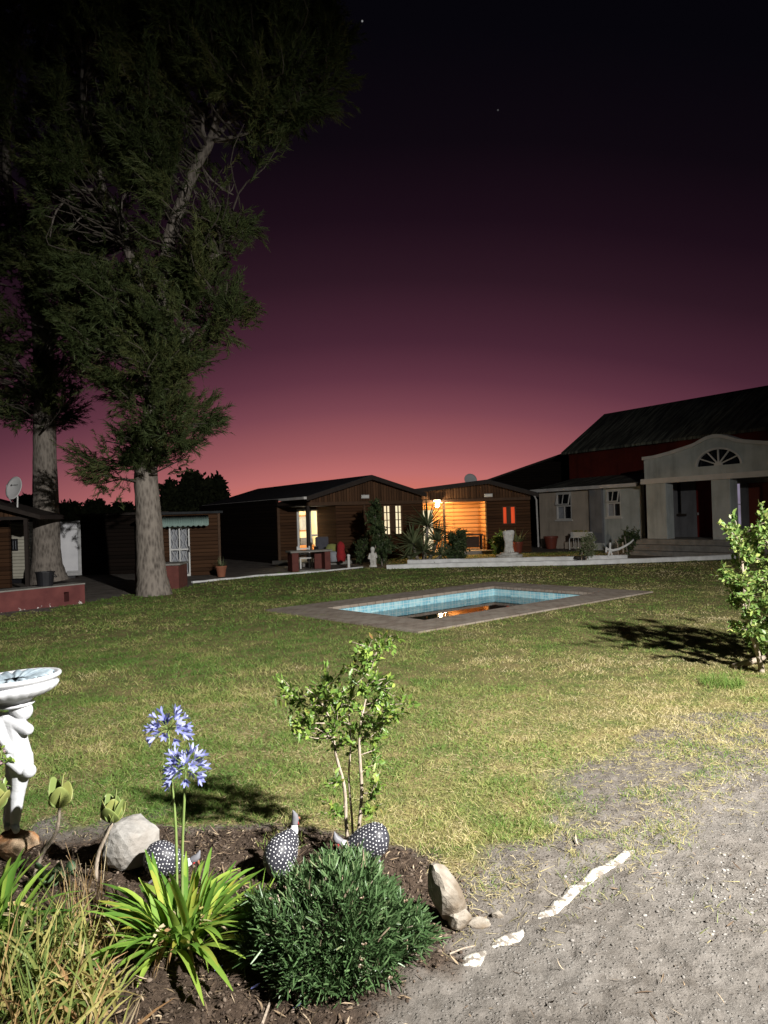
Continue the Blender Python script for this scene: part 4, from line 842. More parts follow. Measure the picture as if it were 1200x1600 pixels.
K = Fr((-12.4, 24.3), 0.0)
rk = K.thing('caravan', 'cream ribbed caravan side with one small window behind the cabin post', 'caravan')
k0, k1 = K.U(-30), K.U(38); kz1 = K.Z(20, 816); kz0 = K.Z(20, 904)
kw = K.rect(16, 842, 28, 861)
t = NT('ribbed_cream_panel'); zz = t.math('FRACT', t.math('MULTIPLY', t.sep(t.co())[2], 9.0)); t.base(t.ramp(t.noise(t.co(), 2, 4), [(.3, (.42, .40, .33)), (.7, (.56, .53, .45))])); t.bump(t.ramp(zz, [(0, 0.), (.2, 1.), (.8, 1.), (1, 0.)]), .8, .03); M['ribbed'] = t.m
MB().wall(k0, k1, kz0, kz1, 0, 1.2, [kw]).build('body', M['ribbed'], rk); window(rk, *kw, .03, M['black'], M['palecloth'], 2, 1, .05)
MB().box(k0, k1, .2, 1.1, 0, kz0 - .002).build('chassis', M['black'], rk)
X = Fr((-11.4, 25.8), math.radians(24))
rx = X.thing('cool_box', 'white panelled cool room box partly hidden behind the left tree trunk', 'cool box')
x0, x1 = X.U(44), X.U(125); xz = X.Z(110, 815); 
MB().box(x0, x1, .02, 2.4, .15, xz).build('body', M['coolbox'], rx)
MB().box(X.U(78), X.U(119), -.035, .018, .25, xz - .16).build('door', M['coolbox'], rx)
f = MB(); f.box(X.U(120.5), x1 + .01, -.03, .018, .1, xz + .02); f.box(x0, X.U(120.5) - .002, -.02, .018, xz - .06, xz + .02); f.box(x0, X.U(120.5) - .002, -.02, .018, .1, .22); f.build('frame', M['metal'], rx)
for py_ in (827, 893): z_ = X.Z(110, py_); MB().box(X.U(103), X.U(121), -.07, -.037, z_ - .03, z_ + .03).build('hinge', M['metal'], rx)
MB().box(x0 + .2, x1 - .2, .1, 2.2, 0, .148).build('base', M['black'], rx)

Dk = Fr((-11.2, 27.4), math.radians(2))
rd = Dk.thing('dark_shed', 'timber shed, boards blackened to stand for shade, with a flat roof between the two big trees', 'shed')
MB().wall(Dk.U(126), Dk.U(262), 0, Dk.Z(190, 805), 0, .12).build('wall', M['timber_dark'], rd)
MB().box(Dk.U(126) - .1, Dk.U(262) + .1, -.2, 3, Dk.Z(190, 805) + .002, Dk.Z(190, 805) + .09).build('roof', M['fascia'], rd)
MB().wall(.12, 3, 0, 2.2, -Dk.U(126) - .12, .12, f=lambda a, b_, c: (-b_, a, c)).build('wall', M['timber_dark'], rd)

Sh = Fr(tuple(at(250, 890, 25.2)[:2]), math.radians(14))
rs = Sh.thing('awning_shed', 'small dark timber shed with a pale green scalloped awning over a white gate', 'shed')
s1 = Sh.U(343); sz = Sh.Z(300, 803); sg = Sh.rect(265, 823, 297, 902)
MB().wall(-.4, s1, 0, sz, 0, .12, [sg]).build('wall', M['timber'], rs)
MB().wall(.122, 3.0, 0, sz, -s1, .12, f=lambda a, b_, c: (-b_, a, c)).build('wall', M['timber_dark'], rs)
MB().box(-.5, s1 + .12, -.12, 3.1, sz + .002, sz + .08).build('roof', M['roof'], rs)
MB().box(s1 - .06, s1 + .02, -.05, -.002, 0, sz - .01).build('corner_post', M['beam'], rs)
MB().box(sg[0], sg[1], .2, .22, sg[2], sg[3]).build('curtain', M['palecloth'], rs)
a0_, a1_, z0_, z1_ = sg; f = MB(); fw = .05
f.box(a0_, a0_ + fw, -.04, .0, z0_, z1_); f.box(a1_ - fw, a1_, -.04, .0, z0_, z1_); f.box(a0_ + fw, a1_ - fw, -.04, 0, z0_, z0_ + .1); f.box(a0_ + fw, a1_ - fw, -.04, 0, z1_ - fw, z1_)
am = (a0_ + a1_) / 2; zm = z0_ + (z1_ - z0_) * .55; f.box(am - .02, am + .02, -.035, -.005, z0_ + .1, z1_ - fw); f.box(a0_ + fw, am - .02, -.035, -.005, zm - .025, zm + .025); f.box(am + .02, a1_ - fw, -.035, -.005, zm - .025, zm + .025)
for (ua, ub) in ((a0_ + fw, am - .02), (am + .02, a1_ - fw)):
    for (za, zc) in ((z0_ + .1, zm - .025), (zm + .025, z1_ - fw)):
        for k_ in (-1, 1):
            c_ = (ua + ub) / 2; f.tube([(c_ + k_ * .12, -.02, za), (c_ + k_ * .03, -.02, za + (zc - za) * .3), (c_ + k_ * .11, -.02, (za + zc) / 2 + .05), (c_ + k_ * .02, -.02, za + (zc - za) * .8), (c_ + k_ * .10, -.02, zc)], .007, 5)
go = f.build('security_gate', M['white'], rs); MB().box(a1_ - .05, a1_ - .01, -.06, -.042, zm - .1, zm + .1).build('handle', M['black'], go)
aw = MB(); w0_, w1_ = Sh.U(254), Sh.U(326); nA = 40
zt0, zt1 = Sh.Z(290, 806), Sh.Z(290, 818); OUT = .55
for i in range(nA):
    ua, ub = w0_ + (w1_ - w0_) * i / nA, w0_ + (w1_ - w0_) * (i + 1) / nA
    sc = lambda u_: .06 + .05 * abs(math.sin((u_ - w0_) / (w1_ - w0_) * math.pi * 9))
    wv = lambda u_: .012 * math.sin((u_ - w0_) / (w1_ - w0_) * math.pi * 36)
    b_ = len(aw.V); aw.V += [(ua, -.004, zt0 + wv(ua)), (ub, -.004, zt0 + wv(ub)), (ub, -OUT, zt1 + wv(ub)), (ua, -OUT, zt1 + wv(ua)), (ub, -OUT - .01, zt1 - sc(ub)), (ua, -OUT - .01, zt1 - sc(ua))]
    aw.face((b_, b_ + 1, b_ + 2, b_ + 3)); aw.face((b_ + 3, b_ + 2, b_ + 4, b_ + 5))
awo = aw.build('awning', M['awning'], rs, True); so_ = awo.modifiers.new('thick', 'SOLIDIFY'); so_.thickness = .012
MB().box(w0_ - .12, w0_ - .04, -.12, -.002, zt1 - .1, zt0 + .35).build('flue_pipe', M['grey_trim'], rs)

# low maroon wall with flaking paint
q0, q1 = gp(-60, 966), gp(133, 942.5); an = math.atan2(q1.y - q0.y, q1.x - q0.x); ln = math.hypot(q1.x - q0.x, q1.y - q0.y)
lw_ = thing('low_wall', 'low maroon wall with flaking paint and a square drain hole at the left edge', 'low wall', (q0.x, q0.y, 0), an)
LW = Fr((q0.x, q0.y), an); hole = LW.rect(100, 925, 108, 940); wh = LW.Z(100, 914)
MB().wall(-1.5, ln, -.05, wh - .03, 0, .5, [hole]).build('wall', M['flaky'], lw_)
MB().box(-1.5, ln + .01, -.012, .52, wh - .028, wh).build('coping', M['concrete'], lw_)
tbn = thing('tub', 'black plastic tub standing on the low maroon wall before the trunk', 'tub', LW.W(LW.U(68, .25), .25, wh))
mb = MB(); mb.lathe([(.17, 0), (.20, .30), (.215, .30), (.215, .33), (.19, .33), (.16, .03)], 18); mb.build('body', M['black'], tbn)
MB().tube([(.20, .05, .26), (.25, .05, .2), (.25, -.05, .2), (.20, -.05, .26)], .01).build('handle', M['black'], tbn)
# maroon brick planter behind the right tree
Pq = Fr((gp(182, 931).x, 20.6), math.radians(3)); rp_ = Pq.thing('brick_planter', 'maroon brick planter box standing behind the lit tree trunk', 'planter')
pz = Pq.Z(195, 886); px1 = Pq.U(277)
mb = MB(); mb.wall(0, px1, -.05, pz, 0, .16); mb.wall(.162, 1.1, -.05, pz, -.16, .16, f=lambda a, b_, c: (-b_, a, c)); mb.wall(.162, 1.1, -.05, pz, -px1, .16, f=lambda a, b_, c: (-b_, a, c)); mb.build('wall', M['brick_red'], rp_)
MB().box(.162, px1 - .162, .162, 1.1, 0, pz - .1).build('soil', M['fascia'], rp_)
MB().box(px1 - .55, px1 + .06, -.06, 1.0, pz + .002, pz + .05).build('plank', M['concrete'], rp_)

# maroon brick counter in front of the chalet
Bn = Fr(tuple(gp(457, 894)[:2]), math.radians(22)); rbn = Bn.thing('brick_counter', 'maroon brick braai counter with two piers and a slab top', 'counter')
bh = Bn.Z(462, 864); pe = Bn.U(515); p2 = Bn.U(506)
bevel(MB().box(0, .24, 0, .62, -.05, bh).build('pier', M['brick_red'], rbn), .01, 1); bevel(MB().box(p2, pe, 0, .62, -.05, bh).build('pier', M['brick_red'], rbn), .01, 1)
MB().box(-.06, pe + .06, -.05, .67, bh + .002, bh + .06).build('slab', M['concrete'], rbn)
MB().box(Bn.U(490, .4), p2 - .002, .4, .5, 0, bh - .002).build('back_panel', M['brick_red'], rbn)
MB().box(.242, p2 - .002, -.05, .7, -.03, .04).build('base', M['concrete'], rbn)
ch = thing('plastic_chair', 'white slatted plastic chair seen through the brick counter', 'chair', Bn.W(Bn.U(475, 1.3), 1.3, .02), math.radians(20))
MB().box(-.25, .25, -.22, .24, .36, .40).build('seat', M['white'], ch)
mb = MB(); mb.box(-.25, -.2, .2, .25, .402, .8); mb.box(.2, .25, .2, .25, .402, .8)
for z_ in (.48, .58, .68): mb.box(-.198, .198, .21, .24, z_, z_ + .06)
mb.build('backrest', M['white'], ch)
for sx_ in (-.22, .22):
    for sy_ in (-.19, .21): MB().box(sx_ - .025, sx_ + .025, sy_ - .025, sy_ + .025, 0, .358).build('leg', M['white'], ch)
def soft(name, label, cat, loc, prof, mat, sx_=1, sy_=1, amp=.12, rz=0):
    t_ = MB(); t_.lathe(prof, 20, (0, 0, 0), lambda i, a: 1 + amp * math.sin(4 * a + i * 1.3) * (i % 2) + amp * .6 * math.sin(7 * a + i))
    o = t_.build(name, mat, None, True); o.location = loc; o.scale = (sx_, sy_, 1); o.rotation_euler.z = rz; return tag(o, label, cat)
def armchair(px, d, label, mat, cloth, hh):
    q = at(px, 870, d); t_ = thing('porch_chair', label, 'chair', (q.x, q.y, .14), math.radians(25)); 
    bevel(MB().box(-.28, .28, -.3, .25, .30, .42).build('seat', mat, t_), .04, 3); bo = bevel(MB().box(-.28, .28, .18, .30, .40, hh).build('backrest', mat, t_), .05, 3)
    for s_ in (-1, 1): bevel(MB().box(s_ * .31 - .035, s_ * .31 + .035, -.28, .28, .0, .58).build('armrest', mat, t_), .02, 2)
    return t_
armchair(507, 29.6, 'dark grey padded porch chair right of the open door', M['greycloth'], None, .95)
q = at(519, 868, 29.0); soft('cushion', 'olive green cushion leaning beside the red bundle', 'cushion', (q.x, q.y, .5), [(.02, .32), (.16, .30), (.25, .16), (.22, .03), (.02, 0)], M['greencloth'], 1, .5, .06)
q = at(521, 874, 28.8); soft('laundry_heap', 'pale grey cloth heap under the olive cushion', 'cloth', (q.x, q.y, .14), [(.30, 0), (.27, .18), (.22, .34), (.05, .40)], M['palecloth'], 1, .7)
q = at(533, 874, 28.6); soft('cloth_bundle', 'tall bundle of bright red cloth on the chalet porch', 'cloth', (q.x, q.y, .14), [(.15, 0), (.17, .2), (.14, .4), (.16, .56), (.12, .70), (.03, .78)], M['redcloth'], 1, .8, .10)
q = at(545, 884, 26.9); mb = MB(); mb.lathe([(.05, 0), (.05, .42), (.065, .43), (.065, .47), (.02, .5)], 10); o = mb.build('bollard', M['white'], None); o.location = (q.x, q.y, 0); tag(o, 'short white post at the porch edge right of the red bundle', 'post')
kb = MB(); q0, q1 = gp(480, 896), gp(566, 887); 
def kerb(name, label, pts, wd, h, mat=None, group=None, cat='kerb'):
    mb = MB(); pts = [Vector((p_[0], p_[1])) for p_ in pts]; ls = []; rs_ = []
    full = []
    for i in range(len(pts) - 1):
        n_ = max(2, int((pts[i + 1] - pts[i]).length / .35))
        full += [pts[i].lerp(pts[i + 1], k_ / n_) for k_ in range(n_)]
    full.append(pts[-1])
    for i, p_ in enumerate(full):
        t_ = (full[min(i + 1, len(full) - 1)] - full[max(i - 1, 0)]).normalized(); n_ = Vector((-t_.y, t_.x)); j = (random.random() - .5) * .02; jz = (random.random() - .5) * .022
        for s_, z_ in ((-1, -.1), (-1, h - .02 + jz), (-.8, h + jz), (.8, h + jz), (1, h - .02 + jz), (1, -.1)): q_ = p_ + n_ * (wd / 2 * s_ + j); mb.V.append((q_.x, q_.y, z_))
    for i in range(len(full) - 1):
        for k_ in range(5): a_ = i * 6 + k_; mb.face((a_, a_ + 6, a_ + 7, a_ + 1))
    mb.face(range(6)); e = (len(full) - 1) * 6; mb.face([e + k_ for k_ in range(5, -1, -1)])
    return tag(mb.build(name, mat or M['white_kerb'], None), label, cat, group)
kerb('porch_kerb', 'thin whitewashed edge of the paving below the brick counter', [gp(300, 911)[:2], gp(400, 901)[:2], gp(480, 895.5)[:2], gp(566, 887)[:2]], .10, .05)
kerb('garden_kerb', 'long lower whitewashed kerb along the far edge of the lawn', [at(604, 880, 25.8)[:2], at(702, 880, 25.7)[:2], at(900, 880, 24.9)[:2], at(1010, 880, 25.0)[:2], at(1135, 880, 25.4)[:2], at(1230, 880, 25.8)[:2]], .22, .15)
kerb('garden_kerb', 'upper whitewashed kerb behind the yucca and torso statue', [at(637, 880, 26.9)[:2], at(800, 880, 26.5)[:2], at(980, 880, 25.9)[:2]], .22, .22)

# ---------------------------------------------------------------- big trees
def skel(pts, d, dz=0.0):          # (px, py, width px[, depth offset]) -> points and radii
    P = []; Rr = []
    for q in pts:
        dd_ = d + (q[3] if len(q) > 3 else 0); P.append(at(q[0], q[1], dd_)); Rr.append(q[2] / 2 / FPX * dd_)
    return P, Rr
def refine(P, R, n=4):
    A_, B_ = [], []
    for i in range(len(P) - 1):
        p0 = P[max(i - 1, 0)]; p1 = P[i]; p2 = P[i + 1]; p3 = P[min(i + 2, len(P) - 1)]
        for k in range(n):
            t = k / n
            A_.append(0.5 * ((2 * p1) + (p2 - p0) * t + (2 * p0 - 5 * p1 + 4 * p2 - p3) * t * t + (3 * p1 - p0 - 3 * p2 + p3) * t ** 3)); B_.append(R[i] * (1 - t) + R[i + 1] * t)
    A_.append(P[-1]); B_.append(R[-1]); return A_, B_
def samplepoly(poly, n):
    xs = [p[0] for p in poly]; ys_ = [p[1] for p in poly]; X_ = []; Y_ = []
    while len(X_) < n:
        x = rng.uniform(min(xs), max(xs), 400); y = rng.uniform(min(ys_), max(ys_), 400); k = inpoly(x, y, poly); X_ += list(x[k]); Y_ += list(y[k])
    return X_[:n], Y_[:n]
def big_tree(name, label, d, trunk, limbs, dead, poly, holes, nb, spread, group, tips=(), dens=24):
    P, R = refine(*skel(trunk, d)); R = [r * .86 for r in R]; base = Vector((P[0].x, P[0].y, 0)); root = thing(name, label, 'tree', base, 0, group)
    loc = lambda p: p - base
    mb = MB()
    def flare(i, a): return 1
    mb.tube([loc(p) for p in P], R, 18, jit=.10)
    # root flare
    bx_ = len(mb.V)
    tk = mb; sk = [(p, r) for p, r in zip(P, R)]
    for li in limbs:
        p_, r_ = refine(*skel(li, d)); mb.tube([loc(p) for p in p_], r_, 10, jit=.1); sk += list(zip(p_, r_))
    mb.build('trunk', M['bark'], root, True)
    if dead:
        mb = MB()
        for li in [dead_ for dead_ in dead]:
            p_, r_ = refine(*skel(li, d)); mb.tube([loc(p) for p in p_], r_, 5)
            for k in range(7):
                i = random.randrange(len(p_) // 3, len(p_)); v = Vector((random.uniform(-1, 1), random.uniform(-.6, .6), random.uniform(-.5, .8))) * random.uniform(.2, .6)
                mb.tube([loc(p_[i]), loc(p_[i]) + v * .6, loc(p_[i]) + v + Vector((0, 0, .08))], [r_[i] * .7, r_[i] * .5, .004], 4)
        mb.build('dead_branches', M['bark'], root, True)
    SP = np.array([tuple(p) for p, r in sk])
    X_, Y_ = samplepoly(poly, nb); T = []
    for x, y in zip(X_, Y_):
        T.append(at(x, y, d + float(np.clip(rng.normal(0, spread), -2 * spread, 2 * spread))))
    T += [at(x, y, d + float(rng.normal(0, .5))) for x, y in tips]
    nd = Big(); br_ = MB(); pS, dS = [], []
    for t in T:
        tv = np.array(tuple(t)); v = tv - SP; hd = np.hypot(v[:, 0], v[:, 1]); cost = np.linalg.norm(v, axis=1) + 1.6 * np.maximum(0, SP[:, 2] - tv[2] + .12 * hd)
        a_ = SP[int(np.argmin(cost))]; dirv = tv - a_; ln_ = np.linalg.norm(dirv); mid = (a_ + tv) / 2 + np.array((0, 0, -.10 * ln_)) + rng.normal(0, .06 * ln_, 3)
        if ln_ > .5:
            bp_, br2 = refine([Vector(a_) - base, Vector(a_ * .6 + tv * .4 + rng.normal(0, .07 * ln_, 3)) - base, Vector(mid * .4 + tv * .6 + rng.normal(0, .05 * ln_, 3)) - base, Vector(tv) - base], [min(.015 + .010 * ln_, .045), .02, .013, .005], 3); br_.tube(bp_, br2, 5)
        e = unit(tv - mid) * .9 + np.array((0, 0, .12)) + rng.normal(0, .22, 3); e = unit(e)
        n = int(dens * rng.uniform(.7, 1.3)); s = rng.random(n); back = min(1.25, max(.6, ln_ * .6))
        pS.append(tv - np.array(tuple(base)) - e * (s * back)[:, None] + rng.normal(0, .13, (n, 3)) * (.4 + s[:, None] * 1.2)); dS.append(unit(e * 1.2 + rng.normal(0, .5, (n, 3)) * (.5 + s[:, None] * .7)))
    br_.build('branches', M['limb'], root)
    p = np.concatenate(pS); dv = np.concatenate(dS)
    wp = p + dv * .2 + np.array(tuple(base)) - np.array((0, 0, H)); zc = wp @ np.array(tuple(Fw)); hx = 600 + FPX * (wp @ np.array(tuple(Rt))) / zc; hy = 800 - FPX * (wp @ np.array(tuple(Up))) / zc
    bare = np.zeros(len(p), bool)                       # the crown is thin where the bare limbs show
    for h in holes: bare |= inpoly(hx, hy, h)
    ntip = sum(len(q_) for q_ in pS[-len(tips):]) if tips else 0; pe_ = sdpoly(hx, hy, poly); jt = rng.normal(0, 7, len(pe_)); outside = (pe_ > jt - 4) & (np.arange(len(pe_)) < len(pe_) - ntip) & (rng.random(len(pe_)) < .93)
    keep_ = ~outside & ~(bare & (wp[:, 1] < d + 1.2) & (rng.random(len(p)) < .96)); p, dv = p[keep_], dv[keep_]; n = len(p); K = 34
    tone = np.concatenate([np.full(len(q_), rng.random() * .5) for q_ in pS])[keep_] + rng.random(n) * .2
    sl = 0.32 + 0.34 * rng.random(n)
    for k in range(K):
        f = rng.random(n); az = rng.normal(0, 1, (n, 3)); nd_ = unit(dv * 1.0 + unit(az) * .62)
        nd.straps(p + dv * (sl * f)[:, None], nd_, rng.normal(0, 1, (n, 3)), .10 + .11 * rng.random(n), .014 + .014 * rng.random(n), np.tile((0, 0, -.25), (n, 1)), 1, lambda t: 1 - .85 * t, attr=np.clip(tone + .3 * rng.random(n) + .12 * (k / K), 0, 1))
    nd.build('crown', M['needles'], root)
    return root
T2 = [(240, 933, 70), (239, 915, 58), (236, 885, 50), (232, 800, 45), (228, 745, 41), (235, 680, 37), (244, 600, 34), (252, 520, 30), (258, 440, 26), (265, 372, 23), (292, 296, 20), (312, 250, 18), (328, 222, 16), (350, 150, 9, .5), (380, 60, 6, .8)]
P2 = [(245, 728), (205, 730), (150, 742), (138, 734), (185, 714), (116, 708), (150, 690), (190, 640), (150, 600), (100, 540), (60, 450), (40, 330), (60, 200), (90, 60), (120, -140), (300, -220), (470, -140), (540, 20), (543, 110), (505, 175), (432, 225), (372, 270), (338, 318), (385, 350), (372, 400), (358, 440), (384, 480), (352, 518), (318, 556), (298, 592), (322, 618), (350, 652), (310, 688), (292, 712)]
big_tree('casuarina_tree', 'tall leaning needle leaved tree with a pale lit trunk, nearer of the two', 19.2, T2,
         [[(246, 600, 20), (222, 480, 17), (208, 410, 17), (196, 378, 17), (178, 330, 15), (160, 295, 15), (145, 240, 13), (135, 205, 12), (130, 130, 10), (134, 60, 8, .4)],
          [(326, 226, 10), (338, 185, 8), (345, 158, 6)], [(372, 180, 5), (415, 145, 5, .3), (465, 112, 4, .2), (510, 80, 3)], [(332, 220, 6), (385, 208, 5, -.5), (440, 178, 4, -.6), (490, 150, 3, -.4)], [(345, 160, 6), (370, 100, 5, .6), (400, 30, 4, .8), (430, -60, 3, 1)], [(258, 440, 10), (300, 420, 7, -.4), (345, 395, 4, -.6)], [(265, 372, 8), (310, 362, 6, .4), (350, 345, 4, .6)], [(248, 570, 9), (290, 530, 6, -.3), (340, 500, 4, -.5)], [(325, 228, 9), (317, 205, 7), (318, 180, 5)], [(328, 224, 9), (350, 200, 7), (372, 180, 5)], [(330, 220, 6), (345, 221, 5), (358, 221, 3)]],
         [[(160, 297, 5), (120, 300, 4), (88, 330, 3), (78, 372, 2)], [(196, 345, 5), (140, 332, 3), (108, 360, 2)], [(200, 360, 4), (190, 330, 3), (193, 305, 2)], [(285, 285, 4), (260, 283, 3), (238, 296, 2)], [(318, 265, 4), (335, 285, 3), (365, 305, 2)], [(300, 290, 3), (310, 310, 2), (330, 322, 2)]],
         P2, [[(292, 145), (392, 160), (385, 235), (335, 300), (285, 405), (228, 405), (275, 270)], [(148, 275), (215, 300), (232, 395), (185, 410), (70, 385), (75, 290)], [(105, 50), (160, 50), (165, 225), (110, 225)]],
         760, 1.7, 'big needle leaved trees on the left', tips=[(342, 660), (335, 655), (322, 630), (388, 358), (386, 353), (388, 488), (380, 496), (365, 450), (304, 692), (150, 740), (122, 708), (355, 525), (540, 60), (536, 130), (508, 165), (140, 742), (128, 710), (318, 560)])
T1 = [(77, 910, 74), (75, 895, 60), (73, 865, 49), (72, 800, 44), (70, 720, 41), (70, 650, 39), (68, 560, 36), (60, 480, 30), (42, 420, 26), (25, 370, 20), (15, 310, 16), (10, 230, 14), (20, 120, 10), (40, 0, 8)]
P1 = [(-20, 640), (40, 630), (62, 650), (100, 640), (150, 590), (190, 520), (170, 420), (160, 300), (150, 150), (160, 0), (140, -140), (-160, -140), (-260, 100), (-280, 400), (-160, 600)]
big_tree('casuarina_tree', 'needle leaved tree with a darker straight trunk behind the maroon wall', 23.4, T1,
         [[(68, 560, 18), (100, 470, 14), (105, 380, 11), (95, 260, 9), (100, 120, 7)], [(70, 610, 14), (45, 590, 10), (20, 560, 8), (-20, 520, 5)], [(15, 235, 8), (45, 234, 6), (80, 243, 4)]],
         [[(60, 450, 6), (40, 430, 5), (28, 400, 4), (20, 360, 3)]],
         P1, [[(-10, 590), (40, 560), (50, 600), (10, 620)], [(0, 225), (85, 230), (85, 250), (0, 245)]], 560, 1.9, 'big needle leaved trees on the left', tips=[(5, 645), (30, 640), (100, 655), (-5, 630), (15, 635), (20, 645), (45, 640), (110, 650), (95, 640), (8, 610), (28, 620), (120, 640)])

# ---------------------------------------------------------------- far trees against the afterglow
def far_tree(px, base_py, d, blobs, label, group='far trees behind the sheds'):
    b0 = at(px, base_py, d); b0.z = 0; t_ = thing('far_tree', label, 'tree', b0, 0, group)
    top = max(at(x, y, d).z for x, y, r in blobs)
    MB().tube([(0, 0, 0), (.1, 0, top * .4), (.05, .1, top * .8)], [.28, .2, .06], 7).build('trunk', M['bark_dark'], t_)
    B_ = Big()
    for x, y, r in blobs:
        c = at(x, y, d) - b0; R_ = r / FPX * d; n = int(220 + 420 * R_)
        v = unit(rng.normal(size=(n, 3))) * (R_ * rng.random((n, 1)) ** .45); v[:, 2] *= .85
        cl_ = unit(rng.normal(size=(9, 3))) * R_ * .8; nn = cl_[rng.integers(0, 9, n)] + rng.normal(0, R_ * .22, (n, 3)); k = rng.random(n) < .55; v[k] = nn[k]
        B_.straps(np.array(tuple(c)) + v, rng.normal(size=(n, 3)), rng.normal(size=(n, 3)), .30 + .25 * rng.random(n), .20 + .15 * rng.random(n), None, 2, lambda t: (.25, 1, .1)[int(round(t * 2))])
    B_.build('crown', M['silhouette_leaf'], t_)
far_tree(272, 840, 62, [(262, 765, 14), (272, 785, 22), (258, 800, 18), (285, 800, 20)], 'dark rounded tree just right of the lit trunk')
far_tree(302, 840, 64, [(300, 752, 17), (315, 765, 15), (292, 770, 18), (306, 788, 24)], 'tallest dark tree above the awning shed')
far_tree(338, 840, 66, [(337, 758, 13), (345, 770, 10), (334, 780, 16), (338, 800, 14)], 'small dark tree left of the long chalet roof')
far_tree(105, 850, 85, [(98, 797, 11), (112, 795, 10), (122, 800, 12), (90, 815, 14), (112, 815, 15), (74, 812, 12)], 'low dark tree right of the left trunk')
far_tree(146, 850, 86, [(140, 792, 9), (152, 790, 10), (146, 803, 14), (136, 816, 14), (158, 815, 14)], 'dark tree with a peaked top above the black shed')
far_tree(186, 850, 88, [(172, 800, 10), (186, 795, 11), (200, 797, 10), (180, 814, 14), (200, 814, 14)], 'dark tree just left of the lit trunk')
far_tree(40, 850, 80, [(36, 785, 10), (46, 780, 8), (56, 790, 12), (30, 797, 10), (40, 812, 15), (60, 810, 14), (15, 812, 13)], 'dark treetop right of the satellite dish')
dq = at(735, 750, 38.5); d2 = thing('satellite_dish', 'grey satellite dish half hidden behind the porch chalet roof ridge', 'satellite dish', (dq.x, dq.y, 0))
mb = MB(); mb.lathe([(.34 * k / 6, .05 * (k / 6) ** 2) for k in range(7)] + [(.34 * k / 6, .05 * (k / 6) ** 2 - .012) for k in range(6, -1, -1)], 24); o = mb.build('reflector', M['dish'], d2, True); o.location = (0, 0, dq.z); o.rotation_euler = (math.radians(70), 0, .2)
MB().tube([(0, .12, 2.0), (0, .12, dq.z)], .025).build('pole', M['metal'], d2)

# ---------------------------------------------------------------- shrubs and plants
def leafy(B_, tips, dirs, n, r, L, w, spread=.5, up=.25, tone=0.0, seg=2):
    for t_, d_ in zip(tips, dirs):
        t_ = np.array(tuple(t_)); d_ = np.array(tuple(d_)); m = max(3, int(n * rng.uniform(.6, 1.4))); s = rng.random(m)
        p = t_ - d_ * (s * r)[:, None] + rng.normal(0, r * .10, (m, 3)); dv = unit(d_ * .6 + rng.normal(0, spread + .35, (m, 3)) + np.array((0, 0, up)))
        B_.straps(p, dv, rng.normal(0, .6, (m, 3)) + np.array((0, 0, .8)), L * rng.uniform(.6, 1.25, m), w * rng.uniform(.7, 1.2, m), np.tile((0, 0, -.15), (m, 1)) * rng.random((m, 1)), seg, lambda t: max(.08, math.sin(math.pi * min(1, .12 + .86 * t)) ** .7), .25, np.clip(rng.random(m) * .75 + tone + .2 * (1 - s), 0, 1))
def shrub(name, label, cat, base, stems, tips, leafm, barkm, n, r, L, w, twig=.003, group=None, twn=3, up=.25):
    root = thing(name, label, cat, base, 0, group); mb = MB(); SP = []
    for st in stems:
        P, R = refine([Vector(p[:3]) - base for p in st], [p[3] for p in st]); mb.tube(P, R, 7, jit=.15); SP += [tuple(p) for p in P]
    SP = np.array(SP); TT, DD = [], []
    for t_ in tips:
        tv = np.array(tuple(Vector(t_) - base)); v = tv - SP; c = np.linalg.norm(v, axis=1) + 1.5 * np.maximum(0, SP[:, 2] - tv[2] + .25 * np.hypot(v[:, 0], v[:, 1])); a_ = SP[int(np.argmin(c))]
        ln_ = np.linalg.norm(tv - a_); mid = (a_ + tv) / 2 + rng.normal(0, .08 * ln_ + .002, 3) + np.array((0, 0, -.06 * ln_)); mb.tube([Vector(a_), Vector(mid), Vector(tv)], [twig * 1.8, twig * 1.3, twig * .6], 5)
        e = unit(unit(tv - mid) + np.array((0, 0, .3))); TT.append(tv); DD.append(e)
        for k in range(twn):
            m_ = mid + (tv - mid) * rng.random(); e2 = unit(e + rng.normal(0, .6, 3)); t2 = m_ + e2 * r * rng.uniform(.7, 1.2); mb.tube([Vector(m_), Vector((m_ + t2) / 2), Vector(t2)], [twig, twig * .8, twig * .4], 4); TT.append(t2); DD.append(e2)
    mb.build('stems', barkm, root, True); B_ = Big(); leafy(B_, TT, DD, n, r, L, w, up=up); B_.build('foliage', leafm, root); return root
def sp(px, py, d, r): v = at(px, py, d); return (v.x, v.y, v.z, r)
